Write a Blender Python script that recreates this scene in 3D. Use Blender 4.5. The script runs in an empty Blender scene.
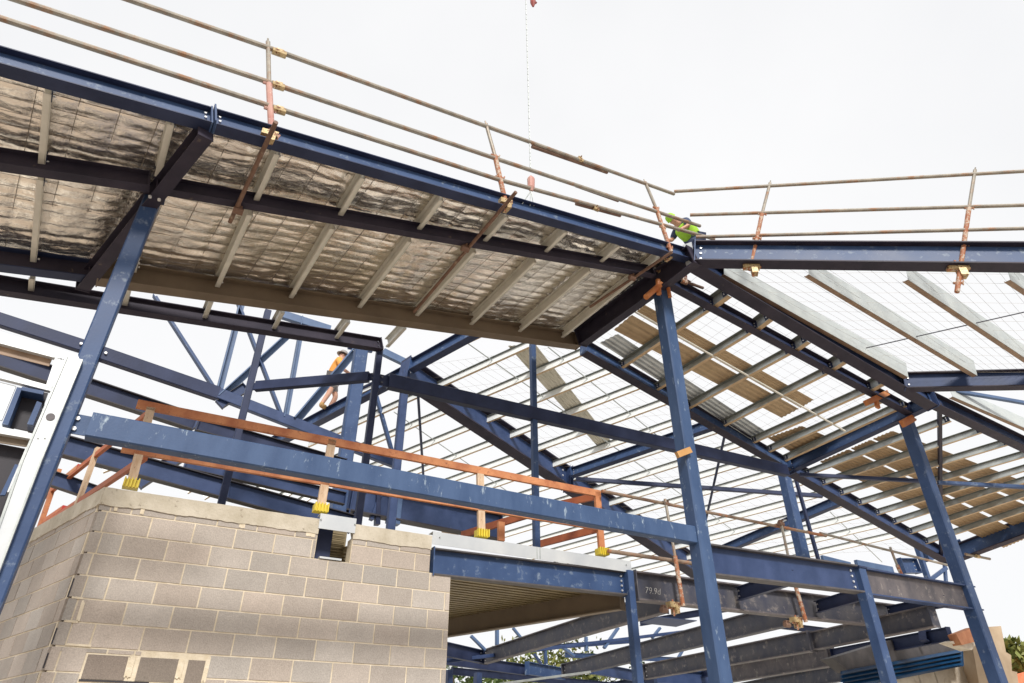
import bpy, math, random
from mathutils import Vector as V, Matrix, noise
random.seed(7)
R = math.radians
scn = bpy.context.scene
COL = scn.collection

# ------------------------------------------------------------------ camera
F = 658.0; PITCH = R(32.4); CX, CY = 512.0, 341.5
CAMZ = 1.6
cP, sP = math.cos(PITCH), math.sin(PITCH)
CAM = V((0, 0, CAMZ))
cam = bpy.data.cameras.new('camera'); co = bpy.data.objects.new('camera', cam); COL.objects.link(co)
co.location = CAM; co.rotation_euler = (R(90) + PITCH, 0, 0)
cam.sensor_width = 36; cam.lens = F / 1024 * 36; cam.clip_end = 3000; cam.clip_start = .05
scn.camera = co

def ray(x, y):
    dx = x - CX; u = CY - y
    return V((dx, F * cP - u * sP, u * cP + F * sP))
def P(x, y, pl):                       # where the sight line of a measured point meets a plane of the building
    p, n = pl; r = ray(x, y)
    return CAM + r * ((p - CAM).dot(n) / r.dot(n))
def PD(x, y, D):
    r = ray(x, y); return CAM + r * (D / math.hypot(r.x, r.y))
def PZ(x, y, z):
    r = ray(x, y); return CAM + r * (z / F)
def azp(az, pt): a = R(az); return (pt, V((math.cos(a), -math.sin(a), 0)))
def az(a): a = R(a); return V((math.sin(a), math.cos(a), 0))
def zc(p): q = p - CAM; return q.y * cP + q.z * sP
def proj(p):
    q = p - CAM; z = zc(p)
    return (CX + F * q.x / z, CY - F * (q.z * cP - q.y * sP) / z)
def off(pl, d): return (pl[0] + pl[1].normalized() * d, pl[1])

A = PD(75, 415, 6.0); CL = azp(60, A)
C0 = PD(80, 560, 7.43); FW = azp(61.3, C0)
A2, B2, C2 = P(153, 197, CL), P(655, 281, CL), P(905, 415, CL)
DV = ray(-30, 880).normalized()
def mkplane(p, n):
    n = n.normalized()
    return (p, n if n.z > 0 else -n)
P1 = mkplane(B2, (B2 - A2).cross(DV))
P2 = mkplane(B2, (C2 - B2).cross(DV))
_p, _q = P(585, 350, P2), P(940, 553, P2)
DV3 = ray(-687, 896).normalized()
_n = (_q - _p).cross(DV3)
P3 = mkplane(CAM + (_p - CAM) * 1.33, _n)
K = P(690, 255, P1); EL = P(0, 61, P1)
ER = PZ(1024, 256, 8.8)
C1L = P(905, 383, P2)
P4 = mkplane(K, (ER - K).cross(C1L - K))
EV = (K, (K - EL).cross(V((0, 0, 1))).normalized())       # upright plane through the left eave beam
EVR = (K, (ER - K).cross(V((0, 0, 1))).normalized())
TRP = azp(60, PZ(335, 400, 17.0))
AB = azp(55, P(95, 352, CL))
AB2 = (AB[0] + az(-35) * 4.5, AB[1])
LWP = azp(-48.2, C0)

# ------------------------------------------------------------------ materials
MATS = {}
def new_mat(name):
    m = bpy.data.materials.new(name); m.use_nodes = True
    nt = m.node_tree; b = nt.nodes['Principled BSDF']
    MATS[name] = m
    return m, nt, b
def N(nt, t, **kw):
    n = nt.nodes.new(t)
    for k, v in kw.items():
        if k in n.inputs: n.inputs[k].default_value = v
        else: setattr(n, k, v)
    return n
def surf(name, c1, c2, scale=3., rough=.5, metal=0., bump=.1, bscale=60., stretch=(1, 1, 1), lo=.35, hi=.65, c3=None, s3=9., t3=(.6, .7), spec=.5, rvar=.1):
    m, nt, b = new_mat(name)
    L = nt.links.new
    tc = N(nt, 'ShaderNodeTexCoord'); mp = N(nt, 'ShaderNodeMapping'); mp.inputs['Scale'].default_value = stretch
    L(tc.outputs['Object'], mp.inputs['Vector'])
    n1 = N(nt, 'ShaderNodeTexNoise', Scale=scale, Detail=6., Roughness=.6)
    L(mp.outputs[0], n1.inputs['Vector'])
    r1 = N(nt, 'ShaderNodeMapRange'); r1.inputs[1].default_value = lo; r1.inputs[2].default_value = hi
    L(n1.outputs[0], r1.inputs[0])
    mx = N(nt, 'ShaderNodeMix', data_type='RGBA'); mx.inputs[6].default_value = (*c1, 1); mx.inputs[7].default_value = (*c2, 1)
    L(r1.outputs[0], mx.inputs[0]); out = mx.outputs[2]
    if c3:
        n3 = N(nt, 'ShaderNodeTexNoise', Scale=s3, Detail=8., Roughness=.7)
        L(mp.outputs[0], n3.inputs['Vector'])
        r3 = N(nt, 'ShaderNodeMapRange'); r3.inputs[1].default_value = t3[0]; r3.inputs[2].default_value = t3[1]
        L(n3.outputs[0], r3.inputs[0])
        m3 = N(nt, 'ShaderNodeMix', data_type='RGBA'); m3.inputs[7].default_value = (*c3, 1)
        L(out, m3.inputs[6]); L(r3.outputs[0], m3.inputs[0]); out = m3.outputs[2]
    L(out, b.inputs['Base Color'])
    rr = N(nt, 'ShaderNodeMapRange'); rr.inputs[3].default_value = rough - rvar; rr.inputs[4].default_value = rough + rvar
    L(n1.outputs[0], rr.inputs[0]); L(rr.outputs[0], b.inputs['Roughness'])
    b.inputs['Metallic'].default_value = metal
    b.inputs['Specular IOR Level'].default_value = spec
    if bump:
        n2 = N(nt, 'ShaderNodeTexNoise', Scale=bscale, Detail=5.)
        L(tc.outputs['Object'], n2.inputs['Vector'])
        bp = N(nt, 'ShaderNodeBump', Strength=bump, Distance=.01)
        L(n2.outputs[0], bp.inputs['Height']); L(bp.outputs[0], b.inputs['Normal'])
    return m
BLUE = surf('blue_paint', (.026, .056, .142), (.044, .084, .190), 2.2, .5, spec=.35, bump=.08, c3=(.17, .22, .30), s3=9, t3=(.57, .70))
SCUF = surf('scuffed_blue_paint', (.030, .064, .150), (.052, .096, .200), 1.6, .5, spec=.35, bump=.1, c3=(.32, .40, .48), s3=5, t3=(.60, .70), stretch=(2.6, 2.6, .9))
NAVY = surf('shaded_navy_paint', (.014, .022, .060), (.028, .040, .095), 2.5, .5, spec=.3, bump=.06, c3=(.15, .15, .18), s3=16, t3=(.70, .82))  # same blue paint, with shade put into a darker colour
PURP = surf('shaded_soffit_paint', (.022, .020, .036), (.042, .036, .056), 2.5, .55, spec=.25, bump=.08, c3=(.16, .12, .09), s3=8, t3=(.64, .76))  # the frame's paint again, shade of soffits and undersides put into its colour
MIDB = surf('mid_blue_paint', (.022, .042, .11), (.042, .068, .16), 2.5, .5, spec=.3, bump=.08, c3=(.22, .24, .30), s3=8, t3=(.66, .80))
DUST = surf('dusty_steel', (.040, .045, .072), (.090, .088, .100), 3.0, .6, bump=.15, c3=(.30, .27, .25), s3=7, t3=(.56, .74))
DUSTB = surf('dusty_brown_steel', (.072, .066, .078), (.150, .132, .135), 3.0, .6, bump=.15, c3=(.36, .32, .29), s3=7, t3=(.56, .74))
TAUP = surf('taupe_steel', (.125, .095, .065), (.175, .135, .095), 1.6, .6, bump=.05)
PALEB = surf('pale_blue_paint', (.055, .10, .205), (.085, .145, .27), 2.2, .5, bump=.05)
GALV = surf('galvanised_steel', (.34, .37, .37), (.48, .51, .50), 5, .42, metal=.35, bump=.05)
GALVP = surf('bright_galvanised_steel', (.42, .46, .47), (.50, .54, .54), 4, .45, metal=.1, bump=.04, stretch=(1, 1, 1))
WEBL = surf('sky_lit_galvanised_web', (.74, .78, .78), (.82, .85, .85), 5, .45, bump=.02)  # near-white webs: reflected sky put into the colour
GALVD = surf('shaded_galvanised_flange', (.11, .125, .115), (.17, .185, .17), 5, .5, metal=.2, bump=.04)  # undersides of top flanges, their shade put into the colour
CREAM = surf('cream_purlin_flange', (.56, .56, .51), (.70, .69, .63), 4, .5, bump=.05, c3=(.25, .2, .14), s3=7, t3=(.66, .8))
TANF = surf('tan_purlin_flange', (.48, .34, .20), (.60, .45, .28), 4, .5, bump=.05)
BRNF = surf('brown_purlin_flange', (.20, .13, .085), (.30, .20, .13), 4, .5, bump=.05)
WHITE = surf('white_galvanised_plate', (.47, .50, .53), (.58, .60, .61), 1.5, .45, metal=.25, bump=.03)
BOLT = surf('bolt_zinc', (.62, .64, .66), (.75, .75, .75), 20, .35, metal=.5, bump=0)
DBOLT = surf('dark_bolt', (.08, .09, .12), (.14, .14, .17), 20, .4, metal=.4, bump=0)
TUBE = surf('scaffold_tube_steel', (.24, .22, .19), (.36, .33, .28), 6, .5, metal=.3, bump=.1, c3=(.30, .17, .10), s3=5, t3=(.50, .64))
TUBEB = surf('brown_scaffold_tube', (.12, .065, .045), (.22, .13, .09), 6, .6, metal=.1, bump=.15, c3=(.35, .28, .2), s3=9, t3=(.6, .72))
RUST = surf('rusty_orange_tube', (.30, .09, .035), (.38, .17, .085), 5, .6, bump=.15, c3=(.48, .40, .32), s3=15, t3=(.50, .56))
RTUB = surf('rust_stained_tube', (.20, .13, .09), (.32, .25, .19), 4, .6, metal=.1, bump=.15, c3=(.36, .15, .07), s3=3, t3=(.50, .58))
PINK = surf('pinkish_painted_tube', (.44, .20, .17), (.54, .34, .29), 5, .6, bump=.1, c3=(.62, .58, .54), s3=8, t3=(.55, .66))
COUP = surf('coupler_brass', (.42, .30, .14), (.60, .48, .28), 12, .45, metal=.3, bump=.2, c3=(.16, .06, .03), s3=18, t3=(.5, .6))
ORCL = surf('orange_clamp', (.40, .12, .035), (.52, .21, .07), 6, .55, bump=.1)
ORTIM = surf('orange_timber', (.36, .115, .045), (.58, .25, .11), 3.2, .65, bump=.3, bscale=40, c3=(.22, .07, .035), s3=13, t3=(.58, .68))
RDTIM = surf('red_brown_timber', (.34, .08, .03), (.46, .14, .05), 3.5, .6, bump=.2, bscale=40, c3=(.2, .05, .03), s3=20, t3=(.62, .72))
PALET = surf('pale_timber', (.48, .32, .20), (.66, .52, .38), 8, .7, bump=.2, stretch=(3, 3, .6), c3=(.22, .12, .07), s3=16, t3=(.6, .66))
REDP = surf('red_end_paint', (.35, .02, .02), (.45, .04, .03), 8, .6)
YEL = surf('yellow_plastic', (.60, .46, .03), (.70, .56, .05), 8, .45, bump=.05)
CAPC = surf('bond_beam_concrete', (.43, .385, .30), (.55, .505, .42), 5, .85, bump=.5, bscale=45, c3=(.25, .21, .16), s3=16, t3=(.6, .68))
MORT = surf('mortar', (.58, .50, .37), (.70, .62, .49), 12, .9, bump=.5, bscale=60)
GRND = surf('site_ground', (.36, .29, .22), (.48, .40, .32), .35, .95, bump=.3, bscale=4, c3=(.14, .10, .07), s3=.8, t3=(.52, .60))
SLAB = surf('added_slab_concrete', (.72, .67, .58), (.84, .79, .70), .5, .9, bump=.2, bscale=6, c3=(.34, .27, .2), s3=1.2, t3=(.54, .62))
CORR = surf('tan_corrugated_sheet', (.38, .27, .16), (.48, .36, .22), 2, .5, metal=.1, bump=.03)
CORRD = surf('brown_corrugated_sheet', (.30, .20, .11), (.40, .28, .16), 2, .5, metal=.1, bump=.03)
CORRC = surf('cream_corrugated_sheet', (.52, .50, .42), (.64, .61, .52), 2, .5, bump=.03)
CORRG = surf('grey_corrugated_sheet', (.46, .50, .52), (.58, .62, .64), 2, .4, metal=.4, bump=.03)
DECKM = surf('deck_soffit_steel', (.17, .13, .07), (.25, .20, .11), 3, .5, metal=.2, bump=.05)
WIREM = surf('mesh_wire', (.16, .14, .12), (.26, .23, .20), 8, .5, metal=.3, bump=0)
WIREL = surf('pale_mesh_wire', (.5, .5, .5), (.6, .6, .6), 8, .5, metal=.2, bump=0)
PANEL = surf('precast_concrete', (.46, .41, .34), (.60, .55, .47), 3, .85, bump=.3, bscale=30, c3=(.34, .28, .2), s3=4, t3=(.55, .7))
TANC = surf('tan_concrete', (.42, .31, .21), (.52, .41, .29), 2, .9, bump=.3, bscale=20)
BRBL = surf('bright_blue_sheet', (.005, .040, .11), (.010, .062, .155), 3, .35, bump=.02)
DKST = surf('dark_steel_lip', (.05, .048, .052), (.09, .082, .085), 5, .6, bump=.1)
PLY = surf('brown_formwork_ply', (.34, .13, .06), (.45, .20, .1), 5, .7, bump=.1)
HOLE = surf('near_black_shade', (.015, .014, .022), (.03, .026, .035), 4, .6, bump=.05)  # near-black; shade of hollows and undersides put into the colour
SKIN = surf('skin', (.55, .30, .21), (.60, .34, .24), 8, .6, bump=0)
HIORG = surf('orange_hi_vis_fabric', (.70, .30, .06), (.78, .38, .09), 8, .8, bump=.1)
HILIME = surf('lime_hi_vis_fabric', (.30, .56, .03), (.38, .66, .06), 8, .8, bump=.1)
NAVYF = surf('navy_fabric', (.03, .045, .10), (.05, .07, .14), 8, .85, bump=.1)
BOOTM = surf('tan_boot_leather', (.42, .24, .08), (.5, .30, .12), 8, .7, bump=.1)
HATM = surf('grey_hat_fabric', (.22, .20, .20), (.3, .28, .27), 8, .8, bump=.1)
BARK = surf('bark', (.10, .075, .05), (.16, .12, .09), 6, .9, bump=.4)
def leafmat(name, a, b_):
    m, nt, b = new_mat(name); L = nt.links.new
    g = N(nt, 'ShaderNodeNewGeometry'); cr = N(nt, 'ShaderNodeMix', data_type='RGBA')
    cr.inputs[6].default_value = (*a, 1); cr.inputs[7].default_value = (*b_, 1)
    L(g.outputs['Random Per Island'], cr.inputs[0]); L(cr.outputs[2], b.inputs['Base Color'])
    b.inputs['Roughness'].default_value = .6
    b.inputs['Transmission Weight'].default_value = 0
    return m
LEAF = leafmat('tree_leaves', (.035, .075, .015), (.12, .17, .04))
LEAFY = leafmat('yellow_green_leaves', (.08, .12, .025), (.24, .24, .06))
ORFEN = surf('terracotta_tiles', (.55, .14, .06), (.65, .2, .1), 8, .8)

# concrete blocks: every block has its own tone stored on its faces
def blockmat():
    m, nt, b = new_mat('concrete_block'); L = nt.links.new
    at = N(nt, 'ShaderNodeAttribute', attribute_name='tone')
    tc = N(nt, 'ShaderNodeTexCoord')
    n1 = N(nt, 'ShaderNodeTexNoise', Scale=4., Detail=6., Roughness=.65); L(tc.outputs['Object'], n1.inputs['Vector'])
    n2 = N(nt, 'ShaderNodeTexNoise', Scale=90., Detail=4., Roughness=.7); L(tc.outputs['Object'], n2.inputs['Vector'])
    r1 = N(nt, 'ShaderNodeMapRange'); r1.inputs[3].default_value = .82; r1.inputs[4].default_value = 1.16; L(n1.outputs[0], r1.inputs[0])
    r2 = N(nt, 'ShaderNodeMapRange'); r2.inputs[1].default_value = .3; r2.inputs[2].default_value = .7; r2.inputs[3].default_value = .78; r2.inputs[4].default_value = 1.2; L(n2.outputs[0], r2.inputs[0])
    mu = N(nt, 'ShaderNodeMath', operation='MULTIPLY'); L(r1.outputs[0], mu.inputs[0]); L(r2.outputs[0], mu.inputs[1])
    sc = N(nt, 'ShaderNodeVectorMath', operation='SCALE'); L(at.outputs['Color'], sc.inputs[0]); L(mu.outputs[0], sc.inputs['Scale'])
    L(sc.outputs[0], b.inputs['Base Color'])
    b.inputs['Roughness'].default_value = .92
    bp = N(nt, 'ShaderNodeBump', Strength=.6, Distance=.006); L(n2.outputs[0], bp.inputs['Height']); L(bp.outputs[0], b.inputs['Normal'])
    return m
BLOCK = blockmat()
def foilmat():
    m, nt, b = new_mat('foil_insulation'); L = nt.links.new
    tc = N(nt, 'ShaderNodeTexCoord')
    n1 = N(nt, 'ShaderNodeTexNoise', Scale=7., Detail=8., Roughness=.7); L(tc.outputs['Object'], n1.inputs['Vector'])
    mx = N(nt, 'ShaderNodeMix', data_type='RGBA'); mx.inputs[6].default_value = (1.0, .94, .86, 1); mx.inputs[7].default_value = (1.0, .97, .91, 1)
    L(n1.outputs[0], mx.inputs[0]); L(mx.outputs[2], b.inputs['Base Color'])
    b.inputs['Metallic'].default_value = .95; b.inputs['Roughness'].default_value = .18
    n2 = N(nt, 'ShaderNodeTexNoise', Scale=22., Detail=6., Roughness=.65, Distortion=.6); L(tc.outputs['Object'], n2.inputs['Vector'])
    bp = N(nt, 'ShaderNodeBump', Strength=.35, Distance=.02); L(n2.outputs[0], bp.inputs['Height']); L(bp.outputs[0], b.inputs['Normal'])
    return m
FOIL = foilmat()

# ------------------------------------------------------------------ mesh building
class MB:
    def __init__(s): s.v = []; s.f = []; s.tone = None
    def box(s, c, x, y, z, lx, ly, lz):            # centre, axes, full sizes
        i = len(s.v)
        for a in (-.5, .5):
            for b in (-.5, .5):
                for d in (-.5, .5): s.v.append(c + x * (a * lx) + y * (b * ly) + z * (d * lz))
        for q in ((0, 1, 3, 2), (4, 6, 7, 5), (0, 4, 5, 1), (2, 3, 7, 6), (0, 2, 6, 4), (1, 5, 7, 3)):
            s.f.append([i + k for k in q])
        return s
    def bar(s, a, b, up, w, h):                    # box from a to b, w sideways, h along up
        x, y, z = frame(a, b, up)
        return s.box((a + b) / 2, x, y, z, (b - a).length, w, h)
    def tube(s, a, b, r, n=10, r2=None, caps=True):
        r2 = r if r2 is None else r2
        x, y, z = frame(a, b, V((0, 0, 1)) if abs((b - a).normalized().z) < .95 else V((0, 1, 0)))
        i = len(s.v)
        for p, q in ((a, r), (b, r2)):
            for k in range(n):
                t = 2 * math.pi * k / n; s.v.append(p + y * (q * math.cos(t)) + z * (q * math.sin(t)))
        for k in range(n): s.f.append([i + k, i + (k + 1) % n, i + n + (k + 1) % n, i + n + k])
        if caps: s.f.append([i + k for k in range(n)][::-1]); s.f.append([i + n + k for k in range(n)])
        return s
    def poly(s, pts):
        i = len(s.v); s.v += list(pts); s.f.append(list(range(i, i + len(pts)))); return s
    def prism(s, pts, d):                          # polygon extruded by d
        i = len(s.v); n = len(pts)
        s.v += list(pts) + [p + d for p in pts]
        s.f.append(list(range(i, i + n))[::-1]); s.f.append(list(range(i + n, i + 2 * n)))
        for k in range(n): s.f.append([i + k, i + (k + 1) % n, i + n + (k + 1) % n, i + n + k])
        return s
    def build(s, name, mat, parent=None, org=None, smooth=False):
        if parent is not None: org = parent['_o'] if '_o' in parent else parent.location
        org = V(org) if org is not None else s.v[0].copy()
        me = bpy.data.meshes.new(name)
        me.from_pydata([tuple(p - org) for p in s.v], [], s.f); me.update()
        if s.tone:
            ca = me.color_attributes.new('tone', 'FLOAT_COLOR', 'CORNER'); k = 0
            for fi, pf in enumerate(me.polygons):
                for _ in pf.loop_indices: ca.data[k].color = (*s.tone[fi], 1); k += 1
        me.materials.append(mat)
        if smooth:
            for p in me.polygons: p.use_smooth = True
        o = bpy.data.objects.new(name, me); COL.objects.link(o)
        o['_o'] = tuple(org)
        if parent is not None: o.parent = parent
        else: o.location = org
        return o
def frame(a, b, up):
    x = (b - a).normalized(); z = up - x * up.dot(x)
    if z.length < 1e-4: z = V((0, 1, 0)) - x * x.y
    z.normalize(); return x, z.cross(x), z
def tag(o, label, cat, group=None, kind=None):
    if label and not kind: kind = 'thing'
    if label: o['label'] = label
    if cat: o['category'] = cat
    if group: o['group'] = group
    if kind: o['kind'] = kind
    return o
def empty(name, loc, label, cat, group=None):
    o = bpy.data.objects.new(name, None); COL.objects.link(o); o.location = loc; o['_o'] = tuple(loc)
    o.empty_display_size = .1
    return tag(o, label, cat, group)
ZU = V((0, 0, 1))

def ext(a, b, up, wb):                             # screen thickness per metre of section depth at mid length
    x, y, z = frame(a, b, up); m = (a + b) / 2
    q0, q1 = proj(a + (b - a) * .45), proj(a + (b - a) * .55)
    t = V((q1[0] - q0[0], q1[1] - q0[1])).normalized(); nn = V((-t.y, t.x))
    c = V(proj(m)); e = 0; s = .1
    vals = []
    for i in (-.5, .5):
        for j in (-.5, .5):
            w = V(proj(m + (y * (i * wb) + z * j) * s)) - c; vals.append(w.dot(nn) / s)
    return max(vals) - min(vals)

def bolts(par, p, x, z, nrm, rows, cols, dx, dz, mat=BOLT, r=.016):
    for i in range(cols):
        for j in range(rows):
            c = p + x * (dx * i) + z * (dz * (j - (rows - 1) / 2))
            MB().tube(c, c + nrm * .018, r, 6).build('bolt', mat, par)

def beam(label, a, b, th, mat, kind='ub', up=ZU, wb=.5, pl=None, plb=None, name='steel_beam', cat='steel beam', group=None, h=None,
         bl=None, br=None, fl=None, plate=None, bm=BOLT, ep=True):
    """a, b points (pixel pairs on plane pl or world vectors); th = seen thickness"""
    if not isinstance(a, V): a = P(a[0], a[1], pl)
    if not isinstance(b, V): b = P(b[0], b[1], plb or pl)
    x, y, z = frame(a, b, up)
    if h is None: h = th / ext(a, b, up, wb)
    w = h * wb
    L = (b - a).length; m = (a + b) / 2
    o = empty(name, a, label, cat, group)
    facing = -1 if (m - CAM).dot(y) > 0 else 1
    if kind == 'ub':
        tf = max(.008, h * .055); tw = max(.006, h * .035)
        MB().box(m, x, y, z, L, tw, h - 2 * tf - .001).build('web', mat, o)
        MB().box(m + z * (h / 2 - tf / 2), x, y, z, L, w, tf).build('flange', fl or mat, o)
        MB().box(m - z * (h / 2 - tf / 2), x, y, z, L, w, tf).build('flange', fl or mat, o)  # fl is mostly a darker copy: underside shade put into the colour
        side = tw / 2
        if h > .12 and not plate and ep:
            for e_, s_ in ((a, 1), (b, -1)): MB().box(e_ + x * (s_ * .008), x, y, z, .014, w * 1.06, h * 1.07).build('end_plate', mat, o)
    elif kind == 'rhs':
        mb = MB(); cch = min(w, h) * .08
        prof = [(-w / 2, -h / 2 + cch), (-w / 2 + cch, -h / 2), (w / 2 - cch, -h / 2), (w / 2, -h / 2 + cch), (w / 2, h / 2 - cch), (w / 2 - cch, h / 2), (-w / 2 + cch, h / 2), (-w / 2, h / 2 - cch)]
        mb.prism([a + y * i + z * j for i, j in prof], b - a)
        mb.build('hollow_section', mat, o)
        side = w / 2
    elif kind == 'ang':
        t = h * .12
        MB().box(m - y * (w / 2 - t / 2), x, y, z, L, t, h).box(m + y * (t / 2) - z * (h / 2 - t / 2), x, y, z, L, w - t, t * .99).build('angle_section', mat, o)
        side = w / 2
    if plate:                                      # bolted fin plates carrying the end into its column
        for end, s in (('a', 1), ('b', -1)):
            if end in plate:
                e0 = a if end == 'a' else b; ln = h * .8
                MB().box(e0 - x * (s * ln / 2 * .9), x, y, z, ln, .012, h * .8).build('end_plate', mat, o)
                c = e0 - x * (s * ln * .55) + y * (facing * .006)
                bolts(o, c, x, z, y * facing, 2, 1, 0, h * .42, bm, h * .085)
    if bl: bolts(o, a + x * (h * .25) + y * (facing * side), x, z, y * facing, bl, 1, 0, h * .8 / bl, bm, max(.012, h * .045))
    if br: bolts(o, b - x * (h * .25) + y * (facing * side), x, z, y * facing, br, 1, 0, h * .8 / br, bm, max(.012, h * .045))
    o['_h'] = h
    return o
def clean_later(): 
    for o in bpy.data.objects:
        for k in ('_o', '_h'):
            if k in o: del o[k]

def tubeobj(name, label, cat, pts, r, mat, group=None, parent=None):
    mb = MB()
    for p, q in zip(pts, pts[1:]): mb.tube(p, q, r)
    o = mb.build(name, mat, parent, smooth=False)
    if parent is None: tag(o, label, cat, group)
    return o
ORD = ['first', 'second', 'third', 'fourth', 'fifth', 'sixth', 'seventh', 'eighth', 'ninth', 'tenth', 'eleventh', 'twelfth', 'thirteenth', 'fourteenth', 'fifteenth', 'sixteenth', 'seventeenth', 'eighteenth', 'nineteenth', 'twentieth',
       'twenty-first', 'twenty-second', 'twenty-third', 'twenty-fourth', 'twenty-fifth', 'twenty-sixth']

# ------------------------------------------------------------------ ground
g = MB(); g.poly([V((-1500, -1500, 0)), V((1500, -1500, 0)), V((1500, 1500, 0)), V((-1500, 1500, 0))])
tag(g.build('ground', GRND, org=(0, 0, 0)), None, None, kind='structure')

g = MB(); g.prism([V((-16, 8.6, 0)), V((8, 7.2, 0)), V((24, 14, 0)), V((16, 46, 0)), V((-32, 36, 0))], V((0, 0, .12)))  # unseen bright slab, added to brighten what the foil reflects
tag(g.build('added_bright_slab', SLAB, org=(0, 0, 0)), None, None, kind='structure')

# ------------------------------------------------------------------ masonry
UF = az(61.3); NF = FW[1]                       # along the front wall / out of it
UL = az(-48.2); NL = V((-math.cos(R(-48.2)), math.sin(R(-48.2)), 0))
if NL.dot(C0 - CAM) > 0: NL = -NL
if NF.dot(C0 - CAM) > 0: NF = -NF
z7 = P(58, 645.7, FW).z
zcap0 = P(104, 504.5, FW).z; zcap1 = P(110, 488, FW).z
def uF(x, y): return (P(x, y, FW) - C0).dot(UF)
CORN = C0 + UF * uF(79, 565); CORN.z = 0
u0 = uF(79, 565)
uR = uF(449, 620) - u0; uS = uF(431, 550) - u0
vent = (uF(317, 540) - u0, uF(352, 543) - u0)
def wall_pt(u, z, d=0., U=UF, Nn=NF): return V((CORN.x, CORN.y, 0)) + U * u + Nn * d + V((0, 0, z))
def tone(dark=1.):
    b = random.uniform(.88, 1.13) * dark; w = random.uniform(-.016, .012)
    return ((.400 + w) * b, .356 * b, (.318 - w * .6) * b)
wl = empty('block_wall', wall_pt(0, 0), 'grey concrete block wall with cream capping, cut by a square vent hole', 'wall')
mb = MB(); mb.tone = []
def blk(u1, u2, za, zb, dep, U, Nn, dark=1., col=None):
    if u2 - u1 < .02: return
    n0 = len(mb.f)
    c = wall_pt((u1 + u2) / 2, (za + zb) / 2, dep - .045, U, Nn)
    mb.box(c, U, Nn, ZU, u2 - u1, .09, zb - za)
    t = col or tone(dark); mb.tone += [t] * (len(mb.f) - n0)
def cut(a, b, holes):
    segs = [(a, b)]
    for h0, h1 in holes:
        ns = []
        for s0, s1 in segs:
            if h1 <= s0 or h0 >= s1: ns.append((s0, s1)); continue
            if h0 > s0: ns.append((s0, h0))
            if h1 < s1: ns.append((h1, s1))
        segs = ns
    return segs
off0 = (uF(189, 640) - u0) % .4
m = .006
m = .0075
rows = []
for k in range(-9, 6): rows.append((z7 + .2 * k, z7 + .2 * (k + 1), k))
rows.append((z7 + 1.2, zcap0 + .03, 6))
for za, zb, k in rows:
    end = uR if za < z7 + .99 else uS
    holes = [vent] if za > z7 + .99 else []
    o_ = (off0 + (.2 if k % 2 else 0)) % .4 - .4
    if k == -1:                                   # thin strip course over three dark reddish blocks
        z1 = z7 - .045
        for s in range(-1, 6):
            a, b = max(0.06, s * .22), min(.72, (s + 1) * .22)
            if b > a: blk(a + m, b - m, z1 + m, zb - m, -.002, UF, NF, .95)
        xb = [uF(q, 668) - u0 for q in (84, 127, 138, 177, 187, 204)]
        for a, b in zip(xb[::2], xb[1::2]):
            blk(a, b, P(90, 679, FW).z, z1 - m, -.001, UF, NF, 1, (.225 + random.uniform(-.015, .02), .182, .155))
        holes = [(xb[0] - .012, xb[5] + .015)]
    if k == -2: holes = [(uF(84, 668) - u0 - .012, uF(204, 668) - u0 + .015)]
    u = o_
    while u < end:
        for a, b in cut(max(u, 0.0 if k % 2 else .10), min(u + .4, end), holes):
            blk(a + m, b - m, za + m, zb - m, random.uniform(-.003, .001), UF, NF)
        u += .4
    if k % 2 == 0 and k != -1: blk(.0, .095, za + m, zb - m, random.uniform(-.005, .0), UF, NF, .95)
    # left return wall
    u = -.4 + (.2 if k % 2 else 0)
    while u < 6.2:
        a, b = max(u, .045 if k % 2 else .09), u + .4
        if b - a > .05: blk(a + m, b - m, za + m, zb - m, random.uniform(-.003, .001), UL, NL, .97)
        u += .4
mb.build('blockwork', BLOCK, wl)
# mortar body behind the blocks (with the vent cut through) and smeared joints
mo = MB()
def mbody(u1, u2, za, zb, U, Nn, d0=-.007, d1=-.19): mo.box(wall_pt((u1 + u2) / 2, (za + zb) / 2, (d0 + d1) / 2, U, Nn), U, Nn, ZU, u2 - u1, d0 - d1, zb - za)
zlow = z7 - 1.8
mbody(.03, uR - .004, zlow, z7 + 1.0, UF, NF); mbody(.03, vent[0], z7 + 1.001, zcap0 + .02, UF, NF); mbody(vent[1], uS - .004, z7 + 1.001, zcap0 + .02, UF, NF)
mbody(.06, 6.2, zlow, zcap0 + .02, UL, NL)
mo.build('mortar', MORT, wl)
for (u, z, w, hh) in [(.03, z7 + .39, .09, .02), (.04, z7 + .19, .10, .022), (.10, z7 + .005, .20, .02), (uF(126, 668) - u0, z7 - .23, .055, .19), (uF(177, 668) - u0, z7 - .22, .05, .17), (.12, z7 + .2, .03, .18), (uF(204, 668) - u0, z7 - .24, .04, .24),
                      (.13, z7 + 1.21, .03, .1), (.36, z7 + 1.21, .035, .1), (1.30, z7 + 1.21, .06, .1), (2.0, z7 + 1.22, .1, .09)]:
    n = 9; pts = []
    for i in range(n): t = i / (n - 1); pts.append(wall_pt(u + w * t, z + hh * .12 * random.random(), .004))
    for i in range(n): t = 1 - i / (n - 1); pts.append(wall_pt(u + w * t + random.uniform(-.004, .004), z + hh * (.8 + .25 * random.random()), .004))
    MB().prism(pts, -NF * .012).build('mortar_smear', MORT, wl)
vd = MB()
for z in (z7 - .005, z7 + .40, z7 - .2): vd.box(wall_pt(-.003, z + .08, .0015), UF, NF, ZU, .012, .006, random.uniform(.08, .17))
vd.box(wall_pt(uF(115, 680) - u0, P(90, 680.5, FW).z, .0015), UF, NF, ZU, uF(150, 680) - uF(79, 680), .004, .014)
vd.build('open_joint', HOLE, wl)
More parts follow.
